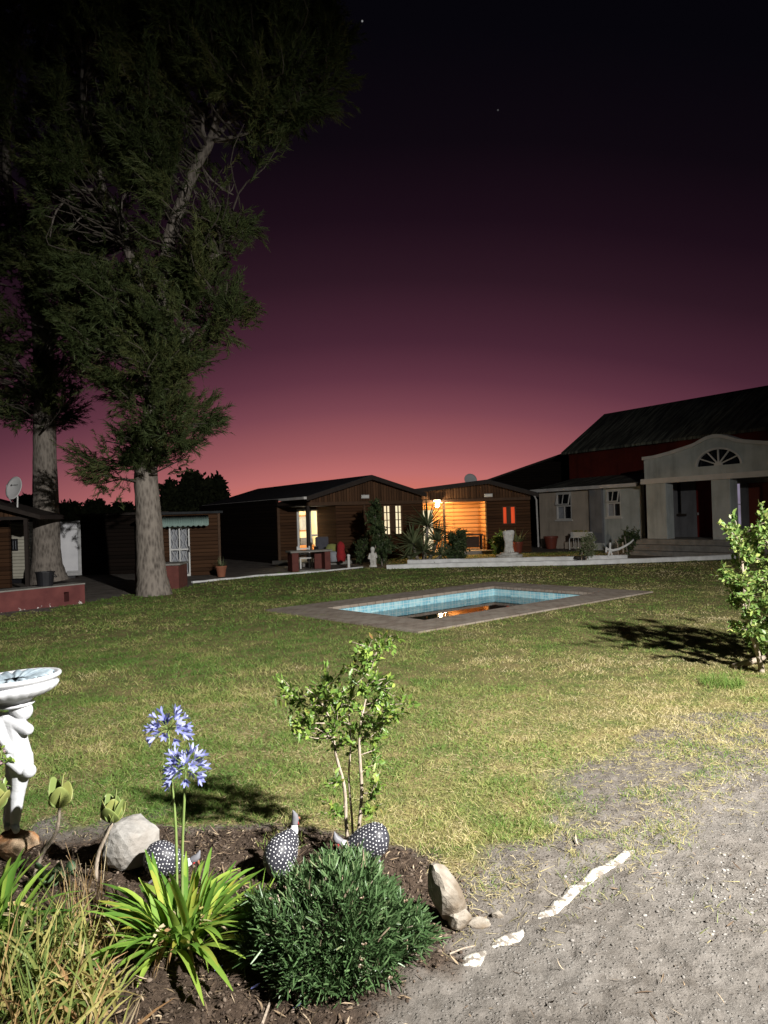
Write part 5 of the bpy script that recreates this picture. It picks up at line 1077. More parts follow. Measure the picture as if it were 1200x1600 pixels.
# sapling in the bed
bs_ = on(552, 1338); ds = bs_.y
st1 = [(bs_.x - .01, bs_.y, bs_.z - .03, .011), sp(541, 1290, ds, .010), sp(538, 1230, ds, .009), sp(525, 1180, ds, .008), sp(517, 1130, ds, .0065), sp(500, 1095, ds - .05, .004), sp(478, 1075, ds - .05, .003)]
st2 = [(bs_.x + .015, bs_.y, bs_.z - .03, .011), sp(560, 1300, ds, .010), sp(565, 1240, ds, .0095), sp(562, 1180, ds, .0085), sp(562, 1140, ds, .007), sp(572, 1090, ds + .05, .005), sp(580, 1045, ds + .05, .004), sp(592, 1008, ds + .05, .0025)]
st3 = [(bs_.x, bs_.y + .02, bs_.z - .03, .008), sp(550, 1280, ds + .05, .007), sp(545, 1215, ds + .06, .006), sp(548, 1160, ds + .08, .005), sp(545, 1110, ds + .1, .004)]
tp = [(450, 1082), (447, 1070), (462, 1092), (455, 1135), (470, 1140), (463, 1125), (478, 1150), (487, 1095), (498, 1082), (505, 1110), (512, 1075), (522, 1062), (530, 1085), (538, 1100), (550, 1065), (560, 1050), (570, 1040), (578, 1025), (592, 1008), (600, 1005), (572, 1010), (590, 1060), (598, 1085), (612, 1075), (622, 1100), (618, 1115), (605, 1110), (596, 1135), (585, 1100), (575, 1125), (560, 1105), (545, 1130), (530, 1120), (552, 1150), (575, 1145), (515, 1140), (500, 1135), (590, 1155), (535, 1160), (578, 1195), (586, 1225), (525, 1222), (575, 1270), (520, 1262), (584, 1245), (560, 1075), (520, 1100), (483, 1118), (605, 1060), (566, 1025)]
shrub('sapling', 'multi stemmed young shrub with small glossy leaves in the middle of the bed', 'shrub', Vector((bs_.x, bs_.y, bs_.z)), [st1, st2, st3], [at(x, y, ds + float(rng.normal(0, .09))) for x, y in tp], M['shrub_leaf'], M['bark_pale'], 12, .10, .038, .019, .0022, twn=3)
# right-hand bush
bb_ = on(1192, 1052); db = bb_.y
stB = [[(bb_.x + .0, bb_.y, -.05, .034), sp(1183, 1015, db, .028), sp(1172, 985, db, .022), sp(1165, 940, db, .018), sp(1160, 880, db, .012), sp(1155, 840, db, .006)],
       [(bb_.x + .35, bb_.y + .15, -.05, .03), sp(1230, 1000, db + .1, .026), sp(1215, 940, db + .1, .02), sp(1205, 870, db + .1, .014), sp(1200, 810, db + .1, .006)], [(bb_.x + .3, bb_.y - .1, -.05, .03), sp(1260, 980, db, .022), sp(1280, 900, db, .014), sp(1290, 850, db, .008)]]
PB = [(1128, 852), (1133, 820), (1145, 812), (1155, 838), (1180, 825), (1190, 800), (1225, 805), (1290, 820), (1335, 880), (1345, 970), (1300, 1015), (1220, 1008), (1165, 992), (1142, 985), (1146, 945), (1132, 905)]
xs_, ys2 = samplepoly(PB, 215)
shrub('garden_bush', 'large pale leaved bush at the right edge with a bare leaning stem', 'bush', Vector((bb_.x, bb_.y, 0)), stB, [at(x, y, db + float(rng.normal(0, .32))) for x, y in zip(xs_, ys2)] + [at(1150, 815, db), at(1192, 805, db), at(1140, 830, db)], M['hedge_leaf'], M['bark_pale'], 17, .13, .062, .034, .004, twn=2)
q = on(1146, 1046); o = MB().tube([(0, 0, .02), (.18, .06, .045), (.36, .1, .075), (.5, .2, .09)], [.035, .033, .03, .026], 8, jit=.2).build('log', M['bark_pale'], None, True); o.location = q; tag(o, 'short grey stick lying beside the stem of the right bush', 'log')
def tuft(label, px, py, n, L, w, rad, mat, name='grass_tuft', cat='grass tuft', lean=.5, fold=0, lo=0., hi=1., bendz=-.5):
    q_ = on(px, py); az = rng.random(n) * 6.283; le = rng.random(n) * lean; ro = rad * np.sqrt(rng.random(n)); B_ = Big(); a2 = rng.random(n) * 6.283
    dv = np.stack([np.cos(az) * le, np.sin(az) * le, np.ones(n)], -1)
    B_.straps(np.stack([ro * np.cos(a2), ro * np.sin(a2), np.full(n, -.01)], -1), dv, np.stack([-np.sin(az), np.cos(az), .2 * np.ones(n)], -1) + rng.normal(0, .5, (n, 3)), L * rng.uniform(.5, 1.1, n), w * rng.uniform(.7, 1.2, n), np.stack([np.cos(az) * .35, np.sin(az) * .35, bendz * np.ones(n)], -1) * rng.random((n, 1)), 4, lambda t: max(.06, 1 - t ** 2), fold, lo + (hi - lo) * rng.random(n))
    o_ = B_.build(name, mat); o_.location = q_; return tag(o_, label, cat)
tuft('bright green grass tuft below the right bush', 1128, 1072, 420, .16, .006, .22, M['grass'], hi=.35)
# dark mound in the bed
mq = gp(518, 1478); mq.z = 0; root = thing('mound_plant', 'dense dark grey green mound of narrow leaves at the front of the bed', 'plant', mq)
ns = 1900; dvm = unit(rng.normal(size=(ns, 3))); dvm[:, 2] = np.abs(dvm[:, 2]) * .95 + .02; dvm = unit(dvm)
rad = np.array((.395, .36, .32)) * (0.62 + .70 * fbm(dvm[:, 0] * 3.4 + 5, dvm[:, 1] * 3.4 + 2 + dvm[:, 2] * 3, 8, 3)[:, None]) * (rng.random((ns, 1)) ** .16)
pm = dvm * rad; B_ = Big(); nl = 9
for k in range(nl):
    d_ = unit(dvm * .9 + np.array((0, 0, .35)) + rng.normal(0, .55, (ns, 3)))
    B_.straps(pm + rng.normal(0, .008, (ns, 3)), d_, rng.normal(0, .7, (ns, 3)) + np.array((0, 0, .6)), rng.uniform(.028, .070, ns), rng.uniform(.0045, .009, ns), rng.normal(0, .15, (ns, 3)), 3, lambda t: max(.08, math.sin(math.pi * min(1, .08 + .8 * t)) ** .6), .3, np.clip(.1 + .65 * rng.random(ns) + .15 * dvm[:, 2] + .3 * (rng.random(ns) < .06), 0, 1))
mound = B_
mb = MB()
for i in range(0, ns, 6): mb.tube([(pm[i][0] * .12, pm[i][1] * .12, 0), tuple(pm[i] * .6), tuple(pm[i])], [.004, .003, .002], 4)
mb.build('stems', M['bark_pale'], root)
fl_ = mound; kf = rng.choice(ns, 26, replace=False); kf = kf[dvm[kf][:, 2] > .1]
for i in kf:
    m = 14; a = rng.random(m) * 6.28; fl_.straps(np.tile(pm[i] * 1.10, (m, 1)), np.stack([np.cos(a), np.sin(a), .5 + rng.random(m)], -1), np.tile(dvm[i], (m, 1)), .012, .006, None, 1, lambda t: 1, attr=1.3)
mound.build('foliage', M['mound_leaf'], root)
# agapanthus
def agap(label, q_, n, R_, lo, hi, stalks=(), rad=.10, az0=None, seedlen=.42):
    root = thing('agapanthus', label, 'flower plant', q_); B_ = Big()
    az = rng.random(n) * 6.283 if az0 is None else az0 + rng.normal(0, .8, n)
    le = .12 + 1.05 * rng.random(n) ** 1.15; ro = rad * np.sqrt(rng.random(n)); a2 = az + rng.normal(0, .8, n)
    dv = np.stack([np.cos(az) * le, np.sin(az) * le, np.ones(n)], -1)
    L_ = seedlen * rng.uniform(.55, 1.12, n)
    B_.straps(np.stack([ro * np.cos(a2), ro * np.sin(a2), np.full(n, -.01)], -1), dv, np.stack([-np.sin(az), np.cos(az), 0 * az], -1) * .0 + np.cross(np.stack([np.cos(az), np.sin(az), 0 * az], -1), np.array((0, 0, 1.)))*0 + unit(np.stack([-np.cos(az) * 1.0, -np.sin(az) * 1.0, le], -1)) + rng.normal(0, .16, (n, 3)), L_, rng.uniform(.026, .044, n), np.stack([np.cos(az) * .28, np.sin(az) * .28, -.55 * np.ones(n)], -1) * rng.uniform(.2, 1.1, (n, 1)), 8, lambda t: max(.08, (.65 + .5 * t) if t < .5 else .9 * math.sqrt(max(0.006, (1 - t) / .5)) ** .9), .22, np.clip(lo + (hi - lo) * rng.random(n) + .15 * (le > 1.2) * rng.random(n), 0, 1))
    B_.build('leaves', M['aga_leaf'], root)
    D_ = Big(); m = int(n * .22); az = rng.random(m) * 6.283                             # withered leaves drooping at the foot
    D_.straps(np.stack([rad * np.cos(az), rad * np.sin(az), .06 + .08 * rng.random(m)], -1), np.stack([np.cos(az), np.sin(az), .5 * rng.random(m)], -1), np.stack([-np.cos(az), -np.sin(az), 1 + 0 * az], -1) + rng.normal(0, .3, (m, 3)), rng.uniform(.10, .24, m), rng.uniform(.010, .020, m), np.stack([0 * az, 0 * az, -1.1 * np.ones(m)], -1) * rng.uniform(.5, 1.2, (m, 1)), 6, lambda t: max(.1, 1 - t ** 2), .4, np.clip(.55 + .5 * rng.random(m), 0, 1))
    D_.build('withered_leaves', M['lily_leaf'], root)
    for (pts, head, rr, nf) in stalks:
        P = [Vector(p) - Vector(q_) for p in pts]; P, _ = refine(P, [.006] * len(P)); s_ = MB().tube(P, [.0062] * (len(P) - 3) + [.005] * 3, 7).build('flower_stalk', M['stalk'], root, True)
        top = np.array(tuple(P[-1])); F_ = Big(); pe_ = MB(); gr = 2.39996
        for i in range(nf):
            z_ = .92 - 1.45 * (i + .5) / nf; a = i * gr + rng.normal(0, .2); dd_ = np.array((math.sqrt(max(0, 1 - z_ * z_)) * math.cos(a), math.sqrt(max(0, 1 - z_ * z_)) * math.sin(a), z_)) + np.array((0, 0, .12)); dd_ = unit(dd_ + rng.normal(0, .12, 3))
            l_ = rr * rng.uniform(.50, .82); b_ = top + dd_ * l_ + np.array((0, 0, -.010)); pe_.tube([Vector(top), Vector((top + b_) / 2 + np.array((0, 0, .006))), Vector(b_)], [.0014, .0012, .0012], 4)
            e1 = unit(np.cross(dd_, np.array((.3, .5, .8)))); e2 = np.cross(dd_, e1); m = 6; t6 = np.arange(m) * math.pi / 3 + rng.random(); ra_ = e1[None] * np.cos(t6)[:, None] + e2[None] * np.sin(t6)[:, None]
            fd = unit(dd_ + np.array((0, 0, -.25))); F_.straps(np.tile(b_, (m, 1)) + ra_ * .003, fd[None] + ra_ * .25, -ra_, rr * .34 * rng.uniform(.8, 1.15), .0115, ra_ * .35, 4, lambda t: (.5, .75, 1.0, .9, .3)[int(round(t * 4))], .1, np.clip(rng.random() * .6 + .3 * rng.random(m), 0, 1))
        h_ = F_.build('flower_head', M['petal'], s_); pe_.build('flower_stems', M['stalk'], s_)
    return root
qa_ = on(283, 1470); da = qa_.y
agap('agapanthus clump with two violet blue flower heads on tall stalks', qa_, 150, .3, .10, .90,
     [([(qa_.x - .01, da - .02, .05), at(275, 1300, da), at(266, 1200, da + .02), at(263, 1140, da + .02)], None, .105, 26), ([(qa_.x + .02, da - .05, .05), at(285, 1330, da - .05), at(288, 1250, da - .05), at(290, 1202, da - .05)], None, .108, 28)], .09, None, .47)
agap('green strap leaved clump cut off by the left edge below the statue', Vector((gp(-25, 1470).x, gp(-25, 1470).y, 0)), 60, .3, .0, .75, (), .10, None, .5)
# drying lily bed at lower left: five clumps
for i, (px, py, n, L_, lo, hi, lab) in enumerate([(30, 1560, 150, .40, .0, .85, 'yellowing lily clump in the lower left corner of the bed'), (115, 1570, 130, .36, .1, .9, 'mostly straw coloured lily clump right of the corner clump'), (60, 1490, 100, .34, .0, .6, 'greener lily clump directly below the ochre rock'), (150, 1480, 90, .30, .3, 1.0, 'withered orange brown lily clump left of the violet flowers'), (20, 1690, 120, .42, .1, .9, 'lowest lily clump at the bottom left corner'), (125, 1680, 70, .34, .3, 1., 'straw coloured lily clump at the bottom edge')]):
    tuft(lab, px, py, n, L_, .014, .17, M['lily_leaf'], 'lily_clump', 'plant', .75, .25, lo, hi, -.75)
q_ = on(128, 1425); mb = MB()
B_ = Big(); n = 60; az = rng.random(n) * 6.28; B_.straps(np.stack([rng.normal(0, .06, n), rng.normal(0, .05, n), np.zeros(n)], -1), np.stack([rng.normal(.05, .16, n), rng.normal(0, .16, n), np.ones(n)], -1), rng.normal(0, 1, (n, 3)), rng.uniform(.15, .34, n), rng.uniform(.003, .005, n), rng.normal(0, .10, (n, 3)), 5, lambda t: 1 - .5 * t, 0, .75 + .25 * rng.random(n))
o = B_.build('dry_stalks', M['lily_leaf']); o.location = q_; tag(o, 'pale dry upright stalks in front of the pale boulder', 'dry plant')
# small leafy sprout
tuft('small bright green sprout between the violet flowers and the dark mound', 402, 1425, 70, .20, .024, .05, M['aga_leaf'], 'sprout', 'plant', 1.0, .25, .25, .75, -.4)
for i, (px, py, n, lab) in enumerate([(440, 1315, 120, 'grass tuft behind the upright guinea fowl'), (690, 1330, 90, 'grass tuft behind the pointed stone'), (1000, 1240, 80, 'small grass tuft on the sand by the end of the white edging'), (760, 1375, 120, 'low grass patch right of the pointed stone'), (840, 1305, 90, 'thin grass tuft above the white edging')]):
    tuft(lab, px, py, n, .075, .005, .14, M['grass'], lean=1.0, lo=.1, hi=.75)
# succulents
def pad(Bg, c, d_, n_, L_, w_, a): Bg.straps(np.array([c]), np.array([d_]), np.array([n_]), L_, w_, np.array([[-d_[0] * .3, -d_[1] * .3, .35]]), 6, lambda t: max(.12, math.sin(math.pi * min(.985, .06 + .93 * t ** .8)) ** .55), .18, a)
def succulent(label, stem, head, npad, L_, low=0):
    b0 = Vector(stem[0]); root = thing('succulent', label, 'succulent', b0); P, R = refine([Vector(p) - b0 for p in stem], [.012, .011, .009, .0075][:len(stem)]); MB().tube(P, R, 8, jit=.2).build('stem', M['bark_pale'], root, True)
    B_ = Big(); c = P[-1]
    for k in range(npad):
        a = k * 2.4 + .4; le = .25 + .75 * (k / npad); d_ = unit(np.array((math.cos(a) * le, math.sin(a) * le, 1.0 - .55 * k / npad)))
        n_ = unit(np.array((-math.cos(a), -math.sin(a), le))); pad(B_, tuple(c), tuple(d_), tuple(n_), L_ * rng.uniform(.8, 1.1), L_ * .86, .35 + .6 * rng.random())
    o_ = B_.build('pads', M['succulent'], root, True); so = o_.modifiers.new('thick', 'SOLIDIFY'); so.thickness = .006; su = o_.modifiers.new('sub', 'SUBSURF'); su.levels = 1; su.render_levels = 1
    return root
s1_ = on(52, 1372); succulent('tall succulent on a bare pale stem, its two fat pads cupped together', [s1_, at(66, 1335, s1_.y), at(88, 1300, s1_.y), at(93, 1262, s1_.y)], None, 4, .135)
s2_ = on(150, 1372); succulent('succulent with a rosette of olive pads beside the pale boulder', [s2_, at(152, 1340, s2_.y), at(165, 1308, s2_.y), at(176, 1285, s2_.y)], None, 9, .125)
s3_ = on(-18, 1400); succulent('olive succulent rosette cut by the left edge in front of the statue', [s3_, at(-15, 1340, s3_.y), at(-10, 1290, s3_.y), at(-6, 1265, s3_.y)], None, 6, .13)
q_ = on(86, 1390); B_ = Big()
for k in range(16):
    a = rng.random() * 6.28; c = (rng.normal(0, .05), rng.normal(0, .04), .02 + .10 * rng.random()); d_ = unit(np.array((math.cos(a), math.sin(a), .6))); pad(B_, c, tuple(d_), (-math.cos(a) * .5, -math.sin(a) * .5, 1), .06 * rng.uniform(.7, 1.3), .05, rng.random())
o = B_.build('succulent', M['succ_low'], None, True); o.location = q_; so = o.modifiers.new('thick', 'SOLIDIFY'); so.thickness = .005; tag(o, 'low dull green succulent leaves at the foot of the ochre rock', 'succulent')
q_ = on(-14, 1372); root = thing('flowering_plant', 'leafy plant with small pink flowers at the left edge before the statue', 'plant', q_); B_ = Big(); F_ = Big(); mb = MB()
tp_ = [at(x, y, q_.y + float(rng.normal(0, .05))) - q_ for x, y in [(-5, 1180), (4, 1168), (2, 1190), (-14, 1200), (-20, 1175), (3, 1218), (8, 1228), (-8, 1240), (-15, 1225), (-20, 1250)]]
for t_ in tp_: mb.tube([(0, 0, 0), t_ * .5 + Vector((-.02, 0, .02)), t_], [.005, .004, .003], 5)
leafy(B_, tp_, [unit(np.array((rng.normal(), rng.normal(), 1.))) for _ in tp_], 22, .09, .034, .018)
for t_ in tp_[:8]: leafy(F_, [t_], [np.array((0, -.3, 1.))], 14, .02, .014, .011, 1.0)
mb.build('stems', M['stalk'], root); B_.build('foliage', M['shrub_leaf'], root); F_.build('flowers', M['pink'], root)

# ---------------------------------------------------------------- rocks, edging stones, bits on the soil
def rk_(label, px, py, size, mat, seed, rz=0, tilt=(0, 0), sink=.25, name='rock', cat='rock', dz=0):
    q = on(px, py); o = rock_mesh(name, M[mat], size, seed, None, (q.x, q.y, q.z + size[2] * (1 - sink) - .01 + dz)); o.rotation_euler = (tilt[0], tilt[1], rz); return tag(o, label, cat)
rk_('large pale grey boulder behind the violet flower clump', 207, 1352, (.155, .13, .165), 'rock_pale', 3, .4, (.1, -.12), .2)
rk_('ochre brown rock carrying the white statue', 26, 1338, (.125, .12, .095), 'rock_brown', 8, .3, (0, 0), .2)
rk_('tall pointed pale stone right of the dark mound', 697, 1432, (.085, .09, .165), 'rock_sharp', 33, .9, (-.1, -.42), .22)
rk_('small squat stone at the foot of the pointed stone', 716, 1440, (.07, .06, .055), 'rock_sharp', 5, .9, (0, 0), .3)
rk_('flat small stone right of the pointed stone', 748, 1436, (.06, .04, .022), 'rock_sharp', 14, .2, (0, .1), .3)
rk_('tiny stone just above the flat small stone', 778, 1424, (.035, .025, .018), 'rock_sharp', 17, .2, (0, .1), .3)
def edge(label, pts, wd, h):
    P = [on(a_, b_) for a_, b_ in pts]; b0 = P[0].copy(); mb = MB(); full = []
    for i in range(len(P) - 1):
        n_ = max(2, int((P[i + 1] - P[i]).length / .035)); full += [P[i].lerp(P[i + 1], k / n_) for k in range(n_)]
    full.append(P[-1]); N_ = len(full)
    for i, p_ in enumerate(full):
        t_ = full[min(i + 1, N_ - 1)] - full[max(i - 1, 0)]; t_.z = 0; t_.normalize(); n_ = Vector((-t_.y, t_.x, 0)); tp_ = min(1, i * .4 + .35, (N_ - 1 - i) * .4 + .35)
        g = hz1(p_.x, p_.y)
        for s_, z_ in ((-1, -.03), (-.95, h * .55), (-.55, h), (.1, h * 1.02), (.7, h * .8), (1, -.03)):
            jj = (random.random() - .5) * .004; q = p_ + n_ * (wd / 2 * s_ * tp_ + jj); mb.V.append((q.x - b0.x, q.y - b0.y, g + z_ * (tp_ if z_ > 0 else 1) + (random.random() - .5) * .005 - b0.z))
    for i in range(N_ - 1):
        for k in range(5): a_ = i * 6 + k; mb.face((a_, a_ + 6, a_ + 7, a_ + 1))
    mb.face(range(6)); e = (N_ - 1) * 6; mb.face([e + k for k in range(5, -1, -1)])
    o = mb.build('edging_stone', M['edging'], None, True); o.location = b0; return tag(o, label, 'edging', 'whitewashed concrete edging beside the driveway')
edge('longest whitewashed edging strip, reaching far out over the sand', [(840, 1424), (868, 1404), (900, 1378), (930, 1358), (960, 1342), (990, 1324)], .06, .009)
edge('middle whitewashed edging piece between the long strip and the bed', [(768, 1466), (790, 1454), (818, 1440)], .075, .013)
edge('shortest whitewashed edging piece nearest the dark mound', [(722, 1494), (738, 1486), (756, 1474)], .085, .014)
def stick(label, pa, pb, r, mat='bark_pale', name='twig', cat='twig'):
    a_, b_ = on(*pa), on(*pb); o = MB().tube([Vector((0, 0, r)), (b_ - a_) * .5 + Vector((.004, .003, r + .004)), b_ - a_ + Vector((0, 0, r))], [r, r * .9, r * .7], 6).build(name, M[mat], None); o.location = a_; tag(o, label, cat)
stick('pale straw twig on the soil left of the dark mound', (409, 1592), (424, 1545), .006)
stick('thin pale twig on the ground left of the short edging piece', (702, 1480), (742, 1466), .004)
for i, (px, py, lab) in enumerate([(335, 1513, 'fallen violet petal on the soil below the agapanthus'), (392, 1544, 'fallen violet petal left of the dark mound'), (458, 1570, 'fallen violet petal at the lower edge of the dark mound')]):
    q_ = on(px, py); B_ = Big(); B_.straps(np.array([[0, 0, .012], [0.006, .004, .013]]), np.array([[1, .2, .1], [.8, -.5, .25]]), np.array([[0, 0, 1.], [0, .3, 1.]]), .034, .014, np.array([[0, 0, .4], [0, .1, .3]]), 4, lambda t: math.sin(math.pi * min(1, .15 + .8 * t)), .4, np.array([.1, .4])); o = B_.build('fallen_petal', M['petal']); o.location = q_; tag(o, lab, 'petal')

# ---------------------------------------------------------------- cherub carrying a basin
qs = on(26, 1338); ZS = H - (1297 - 824) / FPX * (qs.y - .02); XS = at(32, 1297, qs.y).x
cr = thing('birdbath_statue', 'white cherub statue holding a wide basin on its head at the left edge', 'statue', (XS, qs.y, ZS))
k_ = .00066 * qs.y / 4.2 * 1.02
def cp_(a, ra, b, rb): f = lambda p: ((p[0] - 170) * k_, (p[2] if len(p) > 2 else 0) * k_, (1478 - p[1]) * k_); return (f(a), ra * k_, f(b), rb * k_)
caps = [cp_((200, 460), 92, (215, 480), 84), cp_((190, 520), 62, (170, 580), 66), cp_((150, 600), 92, (165, 720), 84), cp_((165, 720), 82, (178, 840), 98), cp_((185, 890), 108, (190, 930), 100),
        cp_((100, 545, -20), 62, (282, 625, -55), 48), cp_((282, 628, -55), 44, (160, 600, 95), 34), cp_((60, 560, 30), 58, (-55, 520, 30), 46), cp_((-55, 520, 30), 44, (-10, 400, 10), 36),
        cp_((60, 560, -40), 50, (80, 680, -85), 42), cp_((80, 680, -85), 42, (140, 780, -80), 36),
        cp_((185, 960), 92, (165, 1120), 64), cp_((165, 1120), 63, (150, 1190), 60), cp_((150, 1190), 62, (128, 1400), 42), cp_((125, 1445), 38, (165, 1458, -60), 30),
        cp_((110, 950, 60), 80, (70, 1190, 60), 56), cp_((70, 1190, 60), 54, (35, 1420, 60), 40), cp_((35, 1450, 60), 36, (60, 1458, 0), 28),
        cp_((215, 955, -40), 48, (288, 965, -70), 60), cp_((120, 860, -70), 50, (230, 950, -90), 40)]
sdf_body('figure', caps, M['statue'], cr, .0045, 3)
prof = [(.02, -.005), (.085, 0), (.10, .012), (.085, .022), (.10, .040), (.165, .060), (.205, .085), (.222, .112), (.215, .128), (.222, .136), (.242, .146), (.248, .158), (.240, .170), (.222, .168), (.205, .150), (.16, .125), (.08, .112), (.01, .110)]
BZ = (1478 - 400) * k_ - .028
bo_ = MB().lathe(prof, 96, (0, 0, 0), lambda i, a: 1 + (.06 * abs(math.cos(11 * a)) ** .6 if 5 <= i <= 7 else (.012 * math.sin(40 * a) if i in (11, 12) else 0))).build('basin', M['statue'], cr, True)
bo_.location = (-.006, 0, BZ); bo_.rotation_euler = (math.radians(-1), math.radians(-3), 0)
sh_ = MB().lathe([(.21, .158), (.18, .166), (.12, .160), (.06, .150), (.005, .148)], 96, (0, 0, 0), lambda i, a: 1)
for i in range(len(sh_.V)):
    x_, y_, z_ = sh_.V[i]; a = math.atan2(y_, x_); r_ = math.hypot(x_, y_); sh_.V[i] = (x_, y_, z_ + .018 * abs(math.sin(9 * a)) * min(1, r_ / .12) - .006)
sh_.build('shell', M['basin'], bo_, True)

# ---------------------------------------------------------------- guinea fowl ornaments
spotm = plain('white_spots', (.78, .78, .80), (.68, .68, .70), 30, .6, .05); foulm = plain('slate_glaze', (.055, .055, .070), (.03, .03, .04), 12, .45, .15, .003); greym = plain('grey_glaze', (.22, .22, .24), (.15, .15, .17), 14, .5, .15, .003)
def fowl(label, q_, face, sc=1.0, pitch=0.0, group='spotted guinea fowl garden ornaments'):
    t_ = thing('guinea_fowl_ornament', label, 'bird ornament', q_, face, group)
    # body: surface of revolution along an inclined axis, fat in the middle, tail tapering down behind
    ax0, ax1 = Vector((-.15, 0, .075)) * sc, Vector((.085, 0, .235)) * sc; ax = (ax1 - ax0); Lx = ax.length; ax.normalize(); sd = Vector((0, 1, 0)); upv = ax.cross(sd) * -1
    rr = lambda s: sc * (.012 + .112 * (math.sin(math.pi * min(1, s ** .82)) ** .62)) * (1 - .28 * s)
    def bp(s, a): return ax0 + ax * (Lx * s) + sd * (rr(s) * .86 * math.cos(a)) + upv * (rr(s) * math.sin(a))
    mb = MB(); N_, K_ = 20, 28
    for i in range(N_ + 1):
        for j in range(K_): mb.V.append(tuple(bp(.002 + .996 * i / N_, 2 * math.pi * j / K_)))
    for i in range(N_):
        for j in range(K_): mb.face((i * K_ + j, i * K_ + (j + 1) % K_, (i + 1) * K_ + (j + 1) % K_, (i + 1) * K_ + j))
    mb.face(range(K_)[::-1]); mb.face([N_ * K_ + j for j in range(K_)])
    mb.m = 1
    s = .07; row = 0
    while s < .95:                                          # rows of round white spots painted on the body
        nn = max(4, int(2 * math.pi * rr(s) * .93 / (.0225 * sc)))
        for j in range(nn):
            a = 2 * math.pi * (j + .5 * (row % 2)) / nn + rng.normal(0, .05); s_ = s + rng.normal(0, .006); c = bp(s_, a); du = (bp(s_ + .01, a) - c).normalized(); dvv = (bp(s_, a + .05) - c).normalized(); nr = du.cross(dvv).normalized()
            ctr_ = ax0 + ax * (Lx * s_)
            if nr.dot(c - ctr_) < 0: nr = -nr
            r_ = sc * .0045 * rng.uniform(.75, 1.2); b_ = len(mb.V)
            for k in range(7): an = 2 * math.pi * k / 7; mb.V.append(tuple(c + nr * .0022 + du * (r_ * math.cos(an)) + dvv * (r_ * math.sin(an))))
            mb.face([b_ + k for k in range(7)])
        s += .0185 * sc / Lx; row += 1
    b = mb.build('body', [foulm, spotm], t_, True)
    n0 = bp(.93, 0) * .5 + bp(.93, math.pi) * .5
    nk = MB().tube([n0 - ax * .03 * sc, n0 + Vector((.006, 0, .022)) * sc, n0 + Vector((.008, 0, .045)) * sc], [.040 * sc, .026 * sc, .019 * sc], 14); nk.build('neck', spotm, t_, True)
    hb = n0 + Vector((.010, 0, .040)) * sc
    MB().tube([hb + Vector((-.004, 0, -.006)) * sc, hb + Vector((0, 0, .012)) * sc, hb + Vector((.006, 0, .035)) * sc, hb + Vector((.004, 0, .055)) * sc, hb + Vector((-.008, 0, .078)) * sc, hb + Vector((-.014, 0, .088)) * sc], [.018 * sc, .021 * sc, .024 * sc, .019 * sc, .008 * sc, .003 * sc], 12).build('head', greym, t_, True)
    MB().tube([hb + Vector((.022, 0, .036)) * sc, hb + Vector((.045, 0, .028)) * sc, hb + Vector((.052, 0, .020)) * sc], [.010 * sc, .006 * sc, .002 * sc], 8).build('beak', M['terracotta'], t_, True)
    for sy_ in (-1, 1): MB().tube([hb + Vector((.016, sy_ * .012, .018)) * sc, hb + Vector((.020, sy_ * .018, .002)) * sc], [.006 * sc, .003 * sc], 6).build('wattle', M['redcloth'], t_, True)
    for sy_ in (-1, 1): MB().tube([Vector((0, sy_ * .03, -.01)) * sc, Vector((.0, sy_ * .03, .10)) * sc], [.007 * sc, .011 * sc], 7).build('leg', greym, t_)
    return t_
q_ = on(449, 1368); f1 = fowl('upright spotted guinea fowl with its neck raised, left of the sapling', q_, math.radians(52), .86); f1.scale = (.95, .95, 1.1)
q_ = on(592, 1352); f2 = fowl('spotted guinea fowl crouching behind the sapling stems and dark mound', q_, math.radians(178), 1.0); f2.scale = (.90, .85, .80); f2.rotation_euler = (0, math.radians(42), math.radians(178)); f2.location.z += .02
q_ = on(236, 1378); f3 = fowl('spotted guinea fowl half hidden behind the agapanthus leaves', q_, math.radians(15), 1.05); f3.scale = (.78, .75, .75); f3.rotation_euler = (0, math.radians(52), math.radians(8))

# ---------------------------------------------------------------- ornaments and plants by the houses
q_ = at(796, 880, 28.2); pl = thing('statue_plinth', 'round stepped white plinth under the torso statue', 'plinth', (q_.x, q_.y, 0))
MB().lathe([(.50, 0), (.50, .16), (.52, .19), (.50, .22), (.44, .24)], 28).build('drum', M['statue_worn'], pl)
MB().lathe([(.36, .242), (.36, .29), (.30, .31)], 28).build('step', M['statue_worn'], pl)
sc_ = 1.0; ts = thing('torso_statue', 'worn white headless torso statue standing on a round plinth', 'statue', (q_.x, q_.y, .312))
caps = [((-.10, 0, .02), .11, (-.09, 0, .12), .09), ((.10, 0, .02), .11, (.09, 0, .12), .09), ((-.07, 0, .1), .10, (-.05, 0, .38), .11), ((.07, 0, .1), .10, (.05, 0, .38), .11), ((0, 0, .36), .14, (0, 0, .5), .135), ((-.07, 0, .5), .12, (-.11, 0, .72), .12), ((.07, 0, .5), .12, (.11, 0, .72), .12), ((-.13, 0, .74), .10, (.13, 0, .76), .10), ((-.05, -.07, .68), .07, (-.05, -.07, .62), .05), ((.06, -.07, .68), .07, (.06, -.07, .62), .05), ((-.07, -.08, .04), .06, (-.07, -.1, .02), .05), ((.07, -.08, .04), .06, (.07, -.1, .02), .05)]
sdf_body('figure', caps, M['statue_worn'], ts, .02, 4)
q_ = at(583, 884, 27.0); sg_ = thing('garden_statue', 'small worn white cherub figure among the dark shrubs', 'statue', (q_.x, q_.y, 0)); 
